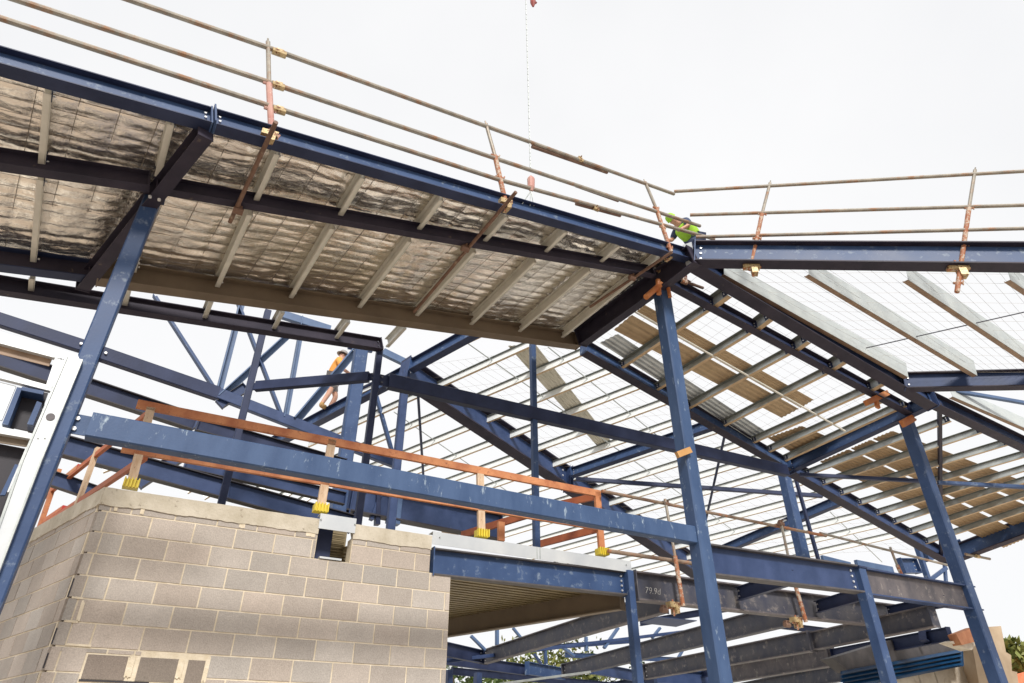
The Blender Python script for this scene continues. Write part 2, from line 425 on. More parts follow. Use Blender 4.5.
# cream bond beam, ragged lower edge
def bond(u1, u2, U, Nn, holes=()):
    out = MB()
    for a, b in cut(u1, u2, holes):
        n = int((b - a) / .03) + 2
        top = [wall_pt(a + (b - a) * i / (n - 1), zcap1 + .004 * noise.noise(V((i * .3, 1, 0))), .012, U, Nn) for i in range(n)]
        bot = [wall_pt(a + (b - a) * i / (n - 1), zcap0 + .010 * noise.noise(V((i * .45, a, 3))) + .012 * noise.noise(V((i * .11, a, 9))), .010 + .003 * noise.noise(V((i * .9, 5, 0))), U, Nn) for i in range(n)]
        i0 = len(out.v); out.v += top + bot + [p - Nn * .20 for p in top] + [p - Nn * .05 for p in bot]
        for i in range(n - 1):
            A_, B_, C_, D_ = i0 + i, i0 + n + i, i0 + 2 * n + i, i0 + 3 * n + i
            out.f += [[A_, B_, B_ + 1, A_ + 1], [A_, A_ + 1, C_ + 1, C_], [B_, D_, D_ + 1, B_ + 1]]
        out.f += [[i0, i0 + 2 * n, i0 + 3 * n, i0 + n], [i0 + n - 1, i0 + 2 * n - 1, i0 + 4 * n - 1, i0 + 3 * n - 1]]
    return out
bond(0.0, uS, UF, NF, [vent]).build('capping', CAPC, wl)
bond(-.005, 6.2, UL, NL).build('capping', CAPC, wl)
# vent hole contents
vz0, vz1 = z7 + 1.0, zcap0 + .0
vb = MB(); vw = vent[1] - vent[0]
vb.box(wall_pt(vent[0] + vw * .27, (vz0 + zcap1) / 2, -.26), UF, NF, ZU, vw * .55, .10, zcap1 - vz0)
tag(vb.build('column_stub', NAVY), 'navy steel stub standing inside the square vent hole of the block wall', 'steel post')
vs = MB()
for i in range(14): vs.box(wall_pt(vent[0] + vw * .8, vz0 + .02 + i * .03, -.36 - .02 * (i % 2)), UF, NF, ZU, vw * .42, .02, .018)
vs.box(wall_pt(vent[0] + vw * .8, (vz0 + zcap1) / 2, -.40), UF, NF, ZU, vw * .42, .01, zcap1 - vz0)
vs.box(wall_pt((vent[0] + vent[1]) / 2, (vz0 + zcap1) / 2, -.46), UF, NF, ZU, vw * 1.25, .01, zcap1 - vz0 + .1)
tag(vs.build('slatted_deck_edge', DECKM), 'brown ribbed deck edge showing in the right half of the vent hole', 'metal deck')
tag(MB().box(wall_pt(vent[0] + vw * .45, vz0 + .018, -.03), UF, NF, ZU, vw * .62, .08, .02).build('bearing_plate', WHITE), 'thin pale bearing plate lying on the sill of the vent hole', 'plate')
# white fascia channel pieces
def fascia(label, u1, u2, za, zb, joints=()):
    o = empty('fascia_channel', wall_pt(u1, za), label, 'fascia')
    w = MB(); w.box(wall_pt((u1 + u2) / 2, (za + zb) / 2, .018), UF, NF, ZU, u2 - u1, .006, zb - za)
    w.box(wall_pt((u1 + u2) / 2, zb - .003, -.05), UF, NF, ZU, u2 - u1, .13, .006)
    w.build('channel', WHITE, o)
    for j in joints:
        MB().box(wall_pt(u1 + (u2 - u1) * j, (za + zb) / 2, .0225), UF, NF, ZU, .012, .003, zb - za - .004).build('joint_strip', GALV, o)
    for s in (.03, .97): bolts(o, wall_pt(u1 + (u2 - u1) * s, za + (zb - za) * .6, .021), UF, ZU, NF, 1, 1, 0, 0, GALV, .008)
    return o
zf1 = P(432, 531.5, FW).z; zf0 = P(432, 544.5, FW).z
uE = uF(629, 565) - u0
fascia('white galvanised fascia lintel over the vent hole in the block wall', vent[0] - .01, vent[1] + .012, P(335, 531, FW).z, P(335, 516, FW).z)
fascia('long white fascia channel on top of the blue beam right of the block wall', uS + .003, uE + .02, zf0, zf1, (.49, .505))

# ------------------------------------------------------------------ helper: columns
def col(label, top, bot, th, mat, pl=None, kind='rhs', wb=1., az_=60, name='steel_column', **kw):
    if not isinstance(top, V): top = P(top[0], top[1], pl)
    b = V((top.x, top.y, bot if bot is not None else 0))
    return beam(label, b, top, th, mat, kind, up=az(az_), wb=wb, name=name, cat='steel column', **kw)

# main facade columns (upright plane CL); section sizes from their seen width
def sect(px, pt): return px * zc(pt) / F
tA = P(154, 196, CL); tB = P(661, 288, CL); tC = P(906, 421, CL)
def column(label, t, h, w, mat, az_=60, bot=0, **kw):
    o = beam(label, V((t.x, t.y, bot)), t, None, mat, 'rhs', up=az(az_), wb=w / h, h=h, name='steel_column', cat='steel column', **kw); return o
cA = column('tall bright blue steel column leaning past the left end of the block wall', tA, .15, .15, BLUE)
cB = column('scuffed blue steel column under the peak where both eave beams meet', tB, .20, .20, SCUF)
cC = column('blue steel column at far right with orange timber block at its head', tC, .20, .20, BLUE)
tD = P(858, 569, CL)
cD = column('short blue column carrying the joint of the blue and dusty beams', V((tD.x, tD.y, tD.z)), .15, .15, BLUE)
tE = P(628, 571, FW)
cE = column('slim blue column at the right end of the white fascia', tE - NF * .0 + V((0, 0, 0)), .10, .12, BLUE, 61.3)
# cap plates and bands on columns
def capplate(c, t, s): MB().box(t + ZU * .012, az(60), az(-30), ZU, s, s, .024).build('cap_plate', NAVY, c)
capplate(cA, tA, .2); capplate(cB, tB, .26); capplate(cC, tC, .26); capplate(cD, tD, .18)

# long hollow-section rail beam between columns A and B
rb = beam('long scuffed blue hollow beam crossing above the block wall between two columns', (89, 426.5), (694, 536), 24.5, SCUF, 'rhs', pl=CL, wb=.62, plate='ab')

# ------------------------------------------------------------------ canopy on the left (plane P1)
N1 = P1[1]
eL = beam('top left blue eave beam rising to the peak under the scaffold guard rails', P(-110, 30, P1), P(211.5, 120, P1), 29, BLUE, up=N1, wb=.62, fl=NAVY, br=3)
eR = beam('long blue eave beam right of the bolted splice, running up to the peak', P(213.5, 120.7, P1), P(688, 256, P1), 21, BLUE, up=N1, wb=.62, h=eL['_h'], fl=NAVY, bl=3)
sp = P(213, 121, P1); xx, yy, zz = frame(sp, K, N1)
so = MB(); so.box(sp, xx, yy, zz, .014, .22, eL['_h'] * 1.06)
tag(so.build('splice_plate', BLUE), 'upright blue end plate at the bolted splice of the left eave beam', 'plate')
LO = off(P1, -.06)
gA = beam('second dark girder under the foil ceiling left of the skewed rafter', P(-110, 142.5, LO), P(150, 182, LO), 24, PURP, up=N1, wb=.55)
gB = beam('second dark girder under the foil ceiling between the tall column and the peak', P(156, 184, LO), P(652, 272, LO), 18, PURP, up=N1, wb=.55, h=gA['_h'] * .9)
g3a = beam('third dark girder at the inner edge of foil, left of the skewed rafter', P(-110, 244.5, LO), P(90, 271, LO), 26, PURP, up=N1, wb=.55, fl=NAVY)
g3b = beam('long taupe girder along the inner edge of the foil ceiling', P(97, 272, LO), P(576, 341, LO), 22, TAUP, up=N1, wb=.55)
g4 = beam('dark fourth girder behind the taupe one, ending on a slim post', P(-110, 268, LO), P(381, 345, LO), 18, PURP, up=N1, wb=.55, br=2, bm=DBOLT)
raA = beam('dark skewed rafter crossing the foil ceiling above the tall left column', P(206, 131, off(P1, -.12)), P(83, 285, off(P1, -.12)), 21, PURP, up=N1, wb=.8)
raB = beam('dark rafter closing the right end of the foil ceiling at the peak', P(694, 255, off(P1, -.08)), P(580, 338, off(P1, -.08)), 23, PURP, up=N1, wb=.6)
bolts(raA, P(150, 196, off(P1, -.26)), az(60), az(-30), -N1, 1, 2, .08, 0)

PE = [(48, 92), (170, 123), (275, 153), (360, 177), (438, 199), (503, 216), (562, 231), (615, 245), (655, 258)]
PG3 = [(33.5, 262), (133, 270), (216, 285), (289, 296), (357, 306), (414, 314), (468, 323), (515, 331), (559, 336)]
PG4 = [(31, 295), (123, 308), (202, 320), (270, 331), (331, 341), (386, 344), None, None, None]
def isect(p, q, pl_pts):
    (a, b) = pl_pts; r = q - p; s = b - a                        # 2D
    d = r.x * s.y - r.y * s.x; t = ((a - p).x * s.y - (a - p).y * s.x) / d
    return p + r * t
def purlin(label, a, b, h, w, up, web, flg, group, name='purlin', flip=1, cleats=True, top=None):
    x, y, z = frame(a, b, up); y = y * flip
    L = (b - a).length; m = (a + b) / 2; t = .005
    o = empty(name, a, label, 'purlin', group)
    mbw = MB().box(m - y * (w / 2), x, y, z, L, t, h)
    mbw.build('web', web, o)
    MB().box(m - z * (h / 2 - t / 2) + y * (t / 2 + .0005), x, y, z, L, w - t, t).box(m - z * (h / 2 - .012) + y * (w / 2), x, y, z, L, t, .02).build('flange', flg, o)
    if top: MB().box(m + z * (h / 2 - t / 2) - y * (w + .0005), x, y, z, L, w - t, t).build('flange', top, o)
    else: MB().box(m + z * (h / 2 - t / 2) + y * (t / 2 + .0005), x, y, z, L, w - t, t).build('flange', flg, o)
    if cleats:
        for e, s in ((a, 1), (b, -1)):
            c = e + x * (s * .05) - y * (w / 2 + .006)
            MB().box(c, x, y, z, .08, .008, h * .8).build('cleat', NAVY, o)
            bolts(o, c - y * .004, x, z, -y, 2, 1, 0, h * .4, BOLT, .011)
    return o
PL_P = off(P1, .03)
grp = 'purlins under the foil ceiling'
G2L = (V((0, 160)), V((650, 273)))
for i, (e, g_, q) in enumerate(zip(PE, PG3, PG4)):
    m2 = isect(V(e), V(g_), G2L); e, g_ = V(e), V(g_)
    d = (g_ - e).normalized()
    if i != 1 and True:
        purlin('%s pale purlin from the left in the outer foil bay beside the eave' % ORD[i], P(*(e + d * -4), PL_P), P(*(m2 - d * 5), PL_P), .15, .050, N1, CREAM, CREAM, grp)
    else:
        purlin('second pale purlin from the left, tucked against the skewed rafter', P(*(e + d * -4), PL_P), P(*(m2 - d * 16), PL_P), .15, .050, N1, CREAM, CREAM, grp)
    purlin('%s pale purlin from the left in the inner foil bay' % ORD[i], P(*(m2 + d * 7), PL_P), P(*(g_ - d * 3), PL_P), .15, .050, N1, CREAM, CREAM, grp)
    if q:
        q = V(q); st = g_ + (q - g_) * .35
        purlin('%s short pale purlin stub from the left between taupe and dark girders' % ORD[i], P(*st, off(P1, 0)), P(*(q - (q - g_).normalized() * 1), off(P1, 0)), .15, .050, N1, CREAM, CREAM, 'purlin stubs between the inner girders', cleats=False)

# foil blanket above the purlins, sagging between the wires of a mesh
FP = off(P1, .125)
q00, q10, q11, q01 = P(-110, 34, FP), P(686, 256, FP), P(572, 336, FP), P(-110, 245, FP)
def fb(s, t): return (q00 * (1 - s) + q10 * s) * (1 - t) + (q01 * (1 - s) + q11 * s) * t
LS = ((q10 - q00).length + (q11 - q01).length) / 2; LT = ((q01 - q00).length + (q11 - q10).length) / 2
def foil_sag(S, T):
    T = T + .035 * noise.noise(V((S * .9, T * 1.5, 11.)))
    a = abs(math.sin(math.pi * S / .30)) ** .20; b = abs(math.sin(math.pi * T / .15)) ** .36
    k = .3 + 1.3 * noise.noise(V((S * 1.7, T * 2.7, 2.)))
    d = .015 * a * b * max(.15, 1 + k)
    d += .030 * noise.noise(V((S * 1.1, T * 1.3, 7.)))
    d += .010 * (1 - abs(noise.noise(V((S * 3 + T * .8, T * 9, 4.)))) * 2)
    d += .005 * noise.noise(V((S * 7, T * 30, 1.)))
    d += .004 * (1 - 2 * abs(noise.noise(V((S * 20, T * 20, 5.)))))
    return d
nS, nT = int(LS / .030), int(LT / .018)
fm = MB()
for j in range(nT + 1):
    for i in range(nS + 1):
        s, t = i / nS, j / nT
        fm.v.append(fb(s, t) - N1 * (foil_sag(s * LS, t * LT) - .02))
for j in range(nT):
    for i in range(nS):
        k = j * (nS + 1) + i; fm.f.append([k, k + 1, k + nS + 2, k + nS + 1])
fo = fm.build('foil_blanket', FOIL, smooth=True)
tag(fo, 'crinkled silver foil insulation blanket lining the canopy ceiling', 'insulation')
wm = MB(); nx = int(LS / .30); ny = int(LT / .15)
for i in range(nx + 1):
    s = i * .30 / LS
    for j in range(10): wm.tube(fb(s, j / 10) - N1 * .005, fb(s, (j + 1) / 10) - N1 * .005, .0030, 3, caps=False)
for j in range(ny + 1):
    t = min(1, j * .15 / LT)
    wm.tube(fb(0, t) - N1 * .005, fb(1, t) - N1 * .005, .0030, 3, caps=False)
tag(wm.build('safety_mesh', WIREM), 'thin wire safety mesh pressed against the foil ceiling', 'wire mesh')
# sheet steel roof over the foil
rs = MB(); u_ = N1 * .05
rs.prism([q00 + u_, q10 + u_, q11 + u_, q01 + u_], N1 * .012)
tag(rs.build('roof_sheet', CORRG), 'steel roof sheeting laid over the foil of the left canopy', 'roof sheet')

# ------------------------------------------------------------------ right-hand canopy (plane P4) and main roof plane P2
N4, N2, N3 = P4[1], P2[1], P3[1]
e2 = beam('blue eave beam running level from the peak to the right edge', P(694, 254, P4), P(1250, 259, P4), 31, BLUE, up=N4, wb=.5, fl=PURP, bl=3)
white = MB().box(P(689, 254, off(P4, 0)), az(30), az(120), ZU, .02, .14, .40)
tag(white.build('gusset_plate', WHITE), 'pale galvanised gusset plate at the peak where the eave beams meet', 'plate')
c1 = beam('navy beam at the inner edge of the right netted canopy', P(903, 382, P4), P(1230, 375, P4), 22, MIDB, up=N4, wb=.5, fl=PURP, bl=2)
r1 = beam('steep blue roof beam falling from the peak past the far right column head', P(690, 259, P2), P(930, 401, P2), 21, MIDB, up=N2, wb=.6, fl=PURP)
r1b = beam('lilac-lit roof beam continuing down to the right edge of the picture', P(932, 400, P2), P(1100, 481, P2), 16, MIDB, up=N2, wb=.55, fl=PURP)
r2 = beam('slender dark roof beam from column head to column head below the steep one', P(668, 281, P2), P(908, 410, P2), 13.5, NAVY, up=N2, wb=.6, fl=PURP)
r3a = beam('blue roof beam falling from the inner corner of the foil canopy', P(583, 347, P2), P(788, 466, P2), 15.5, BLUE, up=N2, wb=.6, fl=PURP)
r3b = beam('dark lower roof beam with cleated purlin ends running to the far end', P(789, 467, P2), P(944, 556, P2), 16, MIDB, up=N2, wb=.6, fl=PURP)
rC = beam('dark blue rafter crossing behind the head of the far right column', P(790, 467, P2), P(932, 400, P2), 15, BLUE, up=N2, wb=.5, fl=NAVY, bl=2)
rD = beam('dark blue end rafter rising behind the far right column to the edge', P(944, 558, P2), P(1080, 506, P2), 20, BLUE, up=N2, wb=.5, fl=PURP)

for i, (a, b, c_, d_) in enumerate([((722, 268), (905, 371), 0, 0), ((806, 268), (973, 369), 0, 0), ((904, 273), (1045, 368), 0, 0), ((1005, 273), (1140, 364), 0, 0), ((1110, 274), (1240, 360), 0, 0)]):
    purlin('%s broad bright purlin from the left under the right netted canopy' % ORD[i], P(*a, off(P4, .12)), P(*b, off(P4, .12)), .30, .08, N4, GALVP, BRNF, 'broad purlins of the right canopy', flip=1, cleats=False)
tubeobj('bridging_rod', 'thin dark rod crossing the broad purlins of the right canopy', 'rod', [P(866, 348, off(P4, .02)), P(1060, 304, off(P4, .02))], .009, DBOLT)

def netting(label, pl, q, su, sv, r, mat, name='safety_mesh'):
    a, b, c, d = [P(*p, pl) for p in q]; mb = MB()
    def f(s, t): return (a * (1 - s) + b * s) * (1 - t) + (d * (1 - s) + c * s) * t
    Ls = ((b - a).length + (c - d).length) / 2; Lt = ((d - a).length + (c - b).length) / 2
    n = int(Ls / su); 
    for i in range(n + 1):
        p_ = None
        for j in range(7):
            q_ = f(i / n, j / 6) + pl[1] * .012 * noise.noise(V((i * .7, j, 3)))
            if p_: mb.tube(p_, q_, r, 3, caps=False)
            p_ = q_
    n = int(Lt / sv)
    for i in range(n + 1):
        p_ = None
        for j in range(13):
            q_ = f(j / 12, i / n) + pl[1] * .02 * noise.noise(V((i * .7, j * .9, 8)))
            if p_: mb.tube(p_, q_, r, 3, caps=False)
            p_ = q_
    return tag(mb.build(name, mat), label, 'wire mesh')
netting('pale wire safety mesh spread over the right canopy against the sky', off(P4, .11), [(702, 262), (1240, 264), (1220, 372), (909, 372)], .15, .30, .0018, WIREM)
netting('pale wire mesh over the roof bay between the two long roof beams', off(P2, .12), [(590, 345), (690, 262), (930, 398), (795, 462)], .15, .30, .0018, WIREM)

FLIP = 1
grp = 'galvanised purlins between the two long roof beams'
PP2 = off(P2, .03)
for i, (a, b) in enumerate([((622, 366), (709, 308)), ((657, 388), (752, 330)), ((688, 407), (791, 351)), ((724, 424), (828, 371)), ((753, 441), (867, 390)), ((769, 450), (886, 398)), ((785, 459), (905, 404))]):
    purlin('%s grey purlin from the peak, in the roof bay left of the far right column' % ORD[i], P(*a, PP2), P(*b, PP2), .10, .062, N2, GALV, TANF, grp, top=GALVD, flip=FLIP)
for i, (a, b) in enumerate([((680, 327), (708, 309)), ((711, 306), (729, 293)), ((755, 328), (771, 316)), ((793, 349), (808, 339)), ((830, 368), (846, 358)), ((868, 389), (884, 380))]):
    if i == 0: continue
    purlin('%s short purlin down the narrow strip between the steep beam and slender beam' % ORD[i - 1], P(*a, PP2), P(*b, PP2), .15, .09, N2, GALV, TANF, 'short purlins in the narrow roof strip', cleats=True, top=GALVD, flip=FLIP)
purlin('broad pale purlin above the roof beam at the right edge', P(948, 391, off(P2, .15)), P(1080, 449, off(P2, .15)), .30, .07, N2, GALVP, BRNF, None, cleats=False)
grp = 'galvanised purlins beyond the far right column'
for i, (a, b) in enumerate([((806, 474), (950, 419)), ((822, 483), (982, 430)), ((840, 493), (1009, 442)), ((858, 503), (1040, 450)), ((876, 513), (1060, 458)), ((893, 522), (1070, 466)), ((909, 532), (1075, 478)), ((925, 542), (1078, 492))]):
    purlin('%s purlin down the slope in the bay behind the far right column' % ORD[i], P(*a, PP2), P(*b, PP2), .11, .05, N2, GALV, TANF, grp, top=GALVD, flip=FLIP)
    # dark cleat gusset on the beam
def corr(label, pl, q, mat, pitch=.09, amp=.014, along=True, name='corrugated_sheet'):
    """corrugated sheet with its ribs running from edge (0,3) to edge (1,2)"""
    a, b, c, d = [P(*p, pl) for p in q]; n_ = pl[1]
    W = ((d - a).length + (c - b).length) / 2; k = max(4, int(W / pitch)) * 4
    mb = MB(); prof = [0, 1, 1, 0]
    for i in range(k + 1):
        t = i / k; h = amp * prof[i % 4]
        for s in (0, 1):
            p_ = (a * (1 - t) + d * t) * (1 - s) + (b * (1 - t) + c * t) * s
            mb.v.append(p_ + n_ * h)
    for i in range(k): j = i * 2; mb.f.append([j, j + 1, j + 3, j + 2])
    o = mb.build(name, mat)
    md = o.modifiers.new('thickness', 'SOLIDIFY'); md.thickness = .002
    return tag(o, label, 'roof sheet')
S2 = off(P2, .115)
corr('wide tan corrugated sheet lying on purlins below the peak', S2, [(614, 330), (782, 418), (799, 409), (632, 315)], CORR)
corr('narrow tan corrugated strip beside the wide tan sheet below the peak', S2, [(635, 313), (801, 408), (814, 400), (645, 305)], CORR)
corr('grey translucent corrugated strip along the lower edge of the upper roof bay', S2, [(600, 343), (752, 440), (768, 433), (618, 334)], CORRG)
corr('small brown corrugated sheet left of the rafter behind the right column head', S2, [(768, 438), (796, 455), (838, 441), (802, 426)], CORRD)
corr('lowest brown corrugated sheet of the stack beyond the right rafter', S2, [(820, 462), (1004, 548), (1030, 537), (849, 449.5)], CORRD)
corr('middle brown corrugated sheet of the stack beyond the right rafter', S2, [(851, 448.7), (1034, 535.5), (1064, 521), (871, 440)], CORRD)
corr('uppermost brown corrugated sheet of the stack beyond the right rafter', S2, [(873, 439.2), (1068, 519.5), (1090, 507), (893, 431)], CORRD)

# ------------------------------------------------------------------ far roof (plane P3)
beamS = []
def b3(label, a, b, th, mat, **kw):
    return beam(label, a, b, th, mat, up=kw.pop('up', N3), pl=off(P3, kw.pop('o', -.15)), **kw)
s1 = b3('haunched blue rafter falling from the truss apex behind the slim posts', (404, 369), (566, 478), 27, MIDB, wb=.5, fl=PURP, bl=3, br=3)
s2 = b3('lower length of the haunched rafter running down behind the peak column', (568, 479), (702, 572), 24, MIDB, wb=.5, fl=PURP)
t1 = b3('light blue far roof beam rising from the truss apex to the taupe girder', (412, 366), (492, 322), 15, BLUE, wb=.5, fl=NAVY)
u1 = b3('light blue far beam the orange clad worker stands on', (403, 374), (262, 449), 14, BLUE, wb=.5, fl=NAVY)
w1 = b3('blue far roof beam meeting the haunched rafter at a bolted joint', (572, 473), (726, 420), 12, BLUE, wb=.55, fl=NAVY, bl=3)
w2 = b3('far blue beam low on the roof behind the mid post with stiffener', (718, 552), (848, 497), 11, BLUE, wb=.55, fl=NAVY)
# purlins every 0.9 m
p0 = P(443, 384, P3); p1_ = P(640, 513, P3)
sdir = (p1_ - p0); sdir = sdir - DV3 * sdir.dot(DV3); dist = sdir.length; sdir.normalize()
stp = dist / 9.1
grp = 'grey purlins of the far roof'
for i in range(-1, 16):
    c = p0 + (p1_ - p0) * (i / 9.1)
    # start left of the haunched rafter, end behind the long roof beam
    a = c + DV3 * (5.0 if i >= 0 else 2.0)
    # find right end: where it passes the line R3
    t = 0; e = c
    while t < 16:
        e = c - DV3 * t; px = proj(e); ly = 350 + (px[0] - 585) * (203 / 355.)
        if px[1] < ly - 1 or px[0] > 960: break
        t += .1
    if i < 3: 
        e = c - DV3 * t
    if i == -1: e = c - DV3 * 3.6
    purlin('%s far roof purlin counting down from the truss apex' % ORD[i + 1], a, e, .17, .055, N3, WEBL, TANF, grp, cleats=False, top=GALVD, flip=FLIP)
for i, (a, b) in enumerate([((548, 347), (664, 441)), ((463, 340), (682, 495)), ((394, 412), (534, 510)), ((704, 509), (738, 534)), ((830, 512), (882, 562)), ((640, 408), (820, 540))][:5]):
    tubeobj('bridging_rod', '%s' % ['long thin bridging rod in the far roof below the taupe girder', 'thin bridging rod crossing the far roof from upper left to the peak column', 'thin bridging rod left of the haunched rafter', 'short bridging rod just right of the peak column', 'thin bridging rod under the dark lower roof beam'][i], 'rod', [P(*a, P3), P(*b, P3)], .014, GALV)
tubeobj('bridging_rod', 'pale bridging angle crossing the tan corrugated sheets', 'rod', [P(634, 311, off(P2, -.02)), P(845, 431, off(P2, -.02))], .018, CREAM)
corr('loose cream corrugated sheet lying on the far roof purlins', off(P3, .10), [(508, 346), (598, 447), (611, 441), (536, 345)], CORRC)
netting('faint wire mesh over the far roof purlins', off(P3, .11), [(415, 366), (580, 344), (935, 548), (700, 560)], .3, .6, .0024, WIREM)
# small cream and tan sheets under far purlins bottom left
corr('brown corrugated sheet low behind the orange timber rail', off(P3, .10), [(430, 505), (445, 540), (500, 520), (482, 490)], CORRD)

# ------------------------------------------------------------------ framing behind the left canopy
def anyb(label, a, b, pla, plb, th, mat, **kw):
    return beam(label, P(*a, pla), P(*b, plb), th, mat, **kw)
G4P = LO
jt = P(380, 347, LO); 
cJ = column('slim dark post under the end of the fourth girder', jt, .09, .09, NAVY)
k2 = beam('long dark hollow beam running from the slim dark post behind the peak column', P(388, 381.5, azp(61.3, jt)), P(786, 471, azp(61.3, jt)), 15, NAVY, 'rhs', wb=.6, plate='a', bm=DBOLT)
hh = V((jt.x, jt.y, 0)) 
pk1 = P(369, 377, azp(-80, jt)); pk0 = P(256, 386.5, azp(-80, jt))
k1 = beam('dark hollow beam spanning left from the slim dark post', pk1, pk0, 12, NAVY, 'rhs', wb=.6, plate='ab', bm=DBOLT)
tH = P(268, 311, azp(-80, jt)); cH = column('slim navy post left of the crossed braces', tH, .10, .10, NAVY)
tN = P(532.5, 344, azp(61.3, jt)); cN = column('slim blue post rising to the taupe girder right of the haunched rafter', tN, .09, .09, BLUE, bot=P(537, 552, azp(61.3, jt)).z)
lA = beam('navy hollow beam bolted to the left side of the tall column', P(-60, 301, AB), P(84, 347, AB), 16, NAVY, 'rhs', wb=.6, br=1)
rA = beam('navy hollow beam bolted to the right side of the tall column', P(101, 354, AB), P(218, 394, AB), 16.5, NAVY, 'rhs', wb=.6, bl=1)
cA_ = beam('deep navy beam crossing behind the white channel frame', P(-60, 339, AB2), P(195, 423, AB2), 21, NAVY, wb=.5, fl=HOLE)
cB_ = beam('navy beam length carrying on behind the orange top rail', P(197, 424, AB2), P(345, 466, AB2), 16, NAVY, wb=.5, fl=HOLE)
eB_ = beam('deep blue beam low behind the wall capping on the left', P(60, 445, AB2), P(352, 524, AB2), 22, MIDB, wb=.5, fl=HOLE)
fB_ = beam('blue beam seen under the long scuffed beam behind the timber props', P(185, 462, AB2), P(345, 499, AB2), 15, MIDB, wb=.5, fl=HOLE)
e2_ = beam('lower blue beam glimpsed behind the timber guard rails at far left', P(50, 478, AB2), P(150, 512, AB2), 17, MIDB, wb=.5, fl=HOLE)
TR = [((155, 295), (217, 391), 7.5, BLUE, 'long diagonal brace falling right from under the taupe girder'),
      ((243, 300), (219, 393), 7.5, PALEB, 'pale upright of the braced frame left of the crossed braces'),
      ((239, 303), (283, 417), 7, BLUE, 'steep brace falling right across the pale diagonal'),
      ((291, 333), (220, 398), 7, PALEB, 'pale diagonal brace falling left to the chord joint'),
      ((304, 318), (286, 418), 7, PALEB, 'pale upright left of the orange clad worker'),
      ((356, 350), (296, 421), 8, PALEB, 'pale diagonal brace in front of the orange clad worker'),
      ((374, 388), (392, 452), 5, BLUE, 'thin brace right of the slim dark post'),
      ((352, 392), (341, 462), 6, BLUE, 'narrow post hugging the broad blue column')]
for a, b, th, mt, lb in TR:
    beam(lb, P(*a, TRP), P(*b, TRP), th, mt, 'ang' if th > 6 else 'rhs', up=TRP[1], wb=.7, name='brace', cat='steel brace', group=None)
beam('heavy blue chord of the far braced frame falling behind the orange top rail', P(216, 393, TRP), P(398, 464, TRP), 13, MIDB, 'rhs', wb=.6)
tHH = P(362, 343, azp(60, PZ(335, 400, 15.2))); cHH = column('broad bright blue column behind the slim dark post', tHH, .30, .26, BLUE)
tO = P(406, 372, off(P3, -.2)); cO = column('blue column under the apex of the haunched rafter', tO, .17, .16, MIDB)
beam('short pale blue beam end rising right behind the navy post', P(219, 405, TRP), P(246, 387, TRP), 11, MIDB, wb=.5, fl=HOLE)
beam('short blue beam end under the orange rail', P(181, 430, TRP), P(206, 418, TRP), 11, MIDB, wb=.6, fl=HOLE)
beam('blue strut rising behind the first yellow bracket', P(137, 484, TRP), P(182, 455, TRP), 14, MIDB, wb=.6, fl=HOLE)
beam('pale blue box beam showing above the dark girder end', P(283, 315, TRP), P(330, 330, TRP), 10, PALEB, 'rhs', wb=.6)
beam('pale blue beam short of the apex behind the dark girder end', P(383, 352, TRP), P(412, 366, TRP), 9, PALEB, 'rhs', wb=.6)
beam('blue post standing on the low beam behind the wall', P(228, 470, AB2), P(224, 500, AB2), 9, MIDB, 'rhs', wb=1, up=az(60), name='steel_column', cat='steel column')
for i, (a, b, th) in enumerate([((365, 490), (352, 520), 4), ((378, 480), (377, 525), 7), ((385, 480), (371, 520), 5), ((392, 478), (388, 523), 6), ((401, 480), (396, 525), 8)]):
    beam(['thin leaning strut behind the vent lintel', 'upright navy strut behind the wall capping right of the vent', 'leaning strut crossing the upright navy strut', 'slim blue strut right of the crossing struts', 'broader pale blue strut at the right of the strut cluster'][i],
         P(*a, TRP), P(*b, TRP), th, [BLUE, NAVY, MIDB, MIDB, PALEB][i], 'rhs', up=TRP[1], wb=.6, name='brace', cat='steel brace')
beam('wide blue column foot behind the vent lintel and timber post', P(345, 480, TRP), P(337, 522, TRP), 22, MIDB, 'ub', up=az(60), wb=.6, name='steel_column', cat='steel column')
beam('deep blue beam low between strut cluster and yellow bracket', P(345, 497, TRP), P(500, 528, TRP), 30, MIDB, wb=.4, fl=HOLE)
tubeobj('hanger_rod', 'thin dark hanger rod below the haunched rafter', 'rod', [P(418, 394, off(P3, -.5)), P(424, 486, off(P3, -.5))], .035, NAVY)
tubeobj('hanger_rod', 'thin dark sloping rod right of the peak column', 'rod', [P(725, 434, off(P3, -.5)), P(705, 524, off(P3, -.5))], .035, NAVY)
beam('thin dark tie running from the rafter joint behind the peak column', P(576, 479, off(P3, -.7)), P(822, 496, off(P3, -.7)), 5, NAVY, 'rhs', wb=1, name='tie_bar', cat='steel tie')
beam('thin dark tie from the rafter foot across the brown sheets', P(800, 474.5, off(P2, -.25)), P(930, 481.5, off(P2, -.25)), 4.6, NAVY, 'rhs', wb=1, name='tie_bar', cat='steel tie')
beam('thin blue tie right of the far right column', P(938, 482.5, off(P2, -.25)), P(1060, 489, off(P2, -.25)), 4.8, BLUE, 'rhs', wb=1, name='tie_bar', cat='steel tie')
beam('thin blue tie seen through the netting below the right canopy beam', P(955, 391, off(P2, .2)), P(1060, 409, off(P2, .2)), 5, PALEB, 'rhs', wb=1, name='tie_bar', cat='steel tie')
beam('slim dark hanger post behind the far right column', P(939.5, 404, P2), P(941, 556, P2), 5, PURP, 'rhs', wb=1, up=az(60), name='hanger_post', cat='steel post')
beam('short rafter stub on top of the broad blue column', P(348, 346, TRP), P(372, 350, TRP), 7, BLUE, 'rhs', wb=.6)

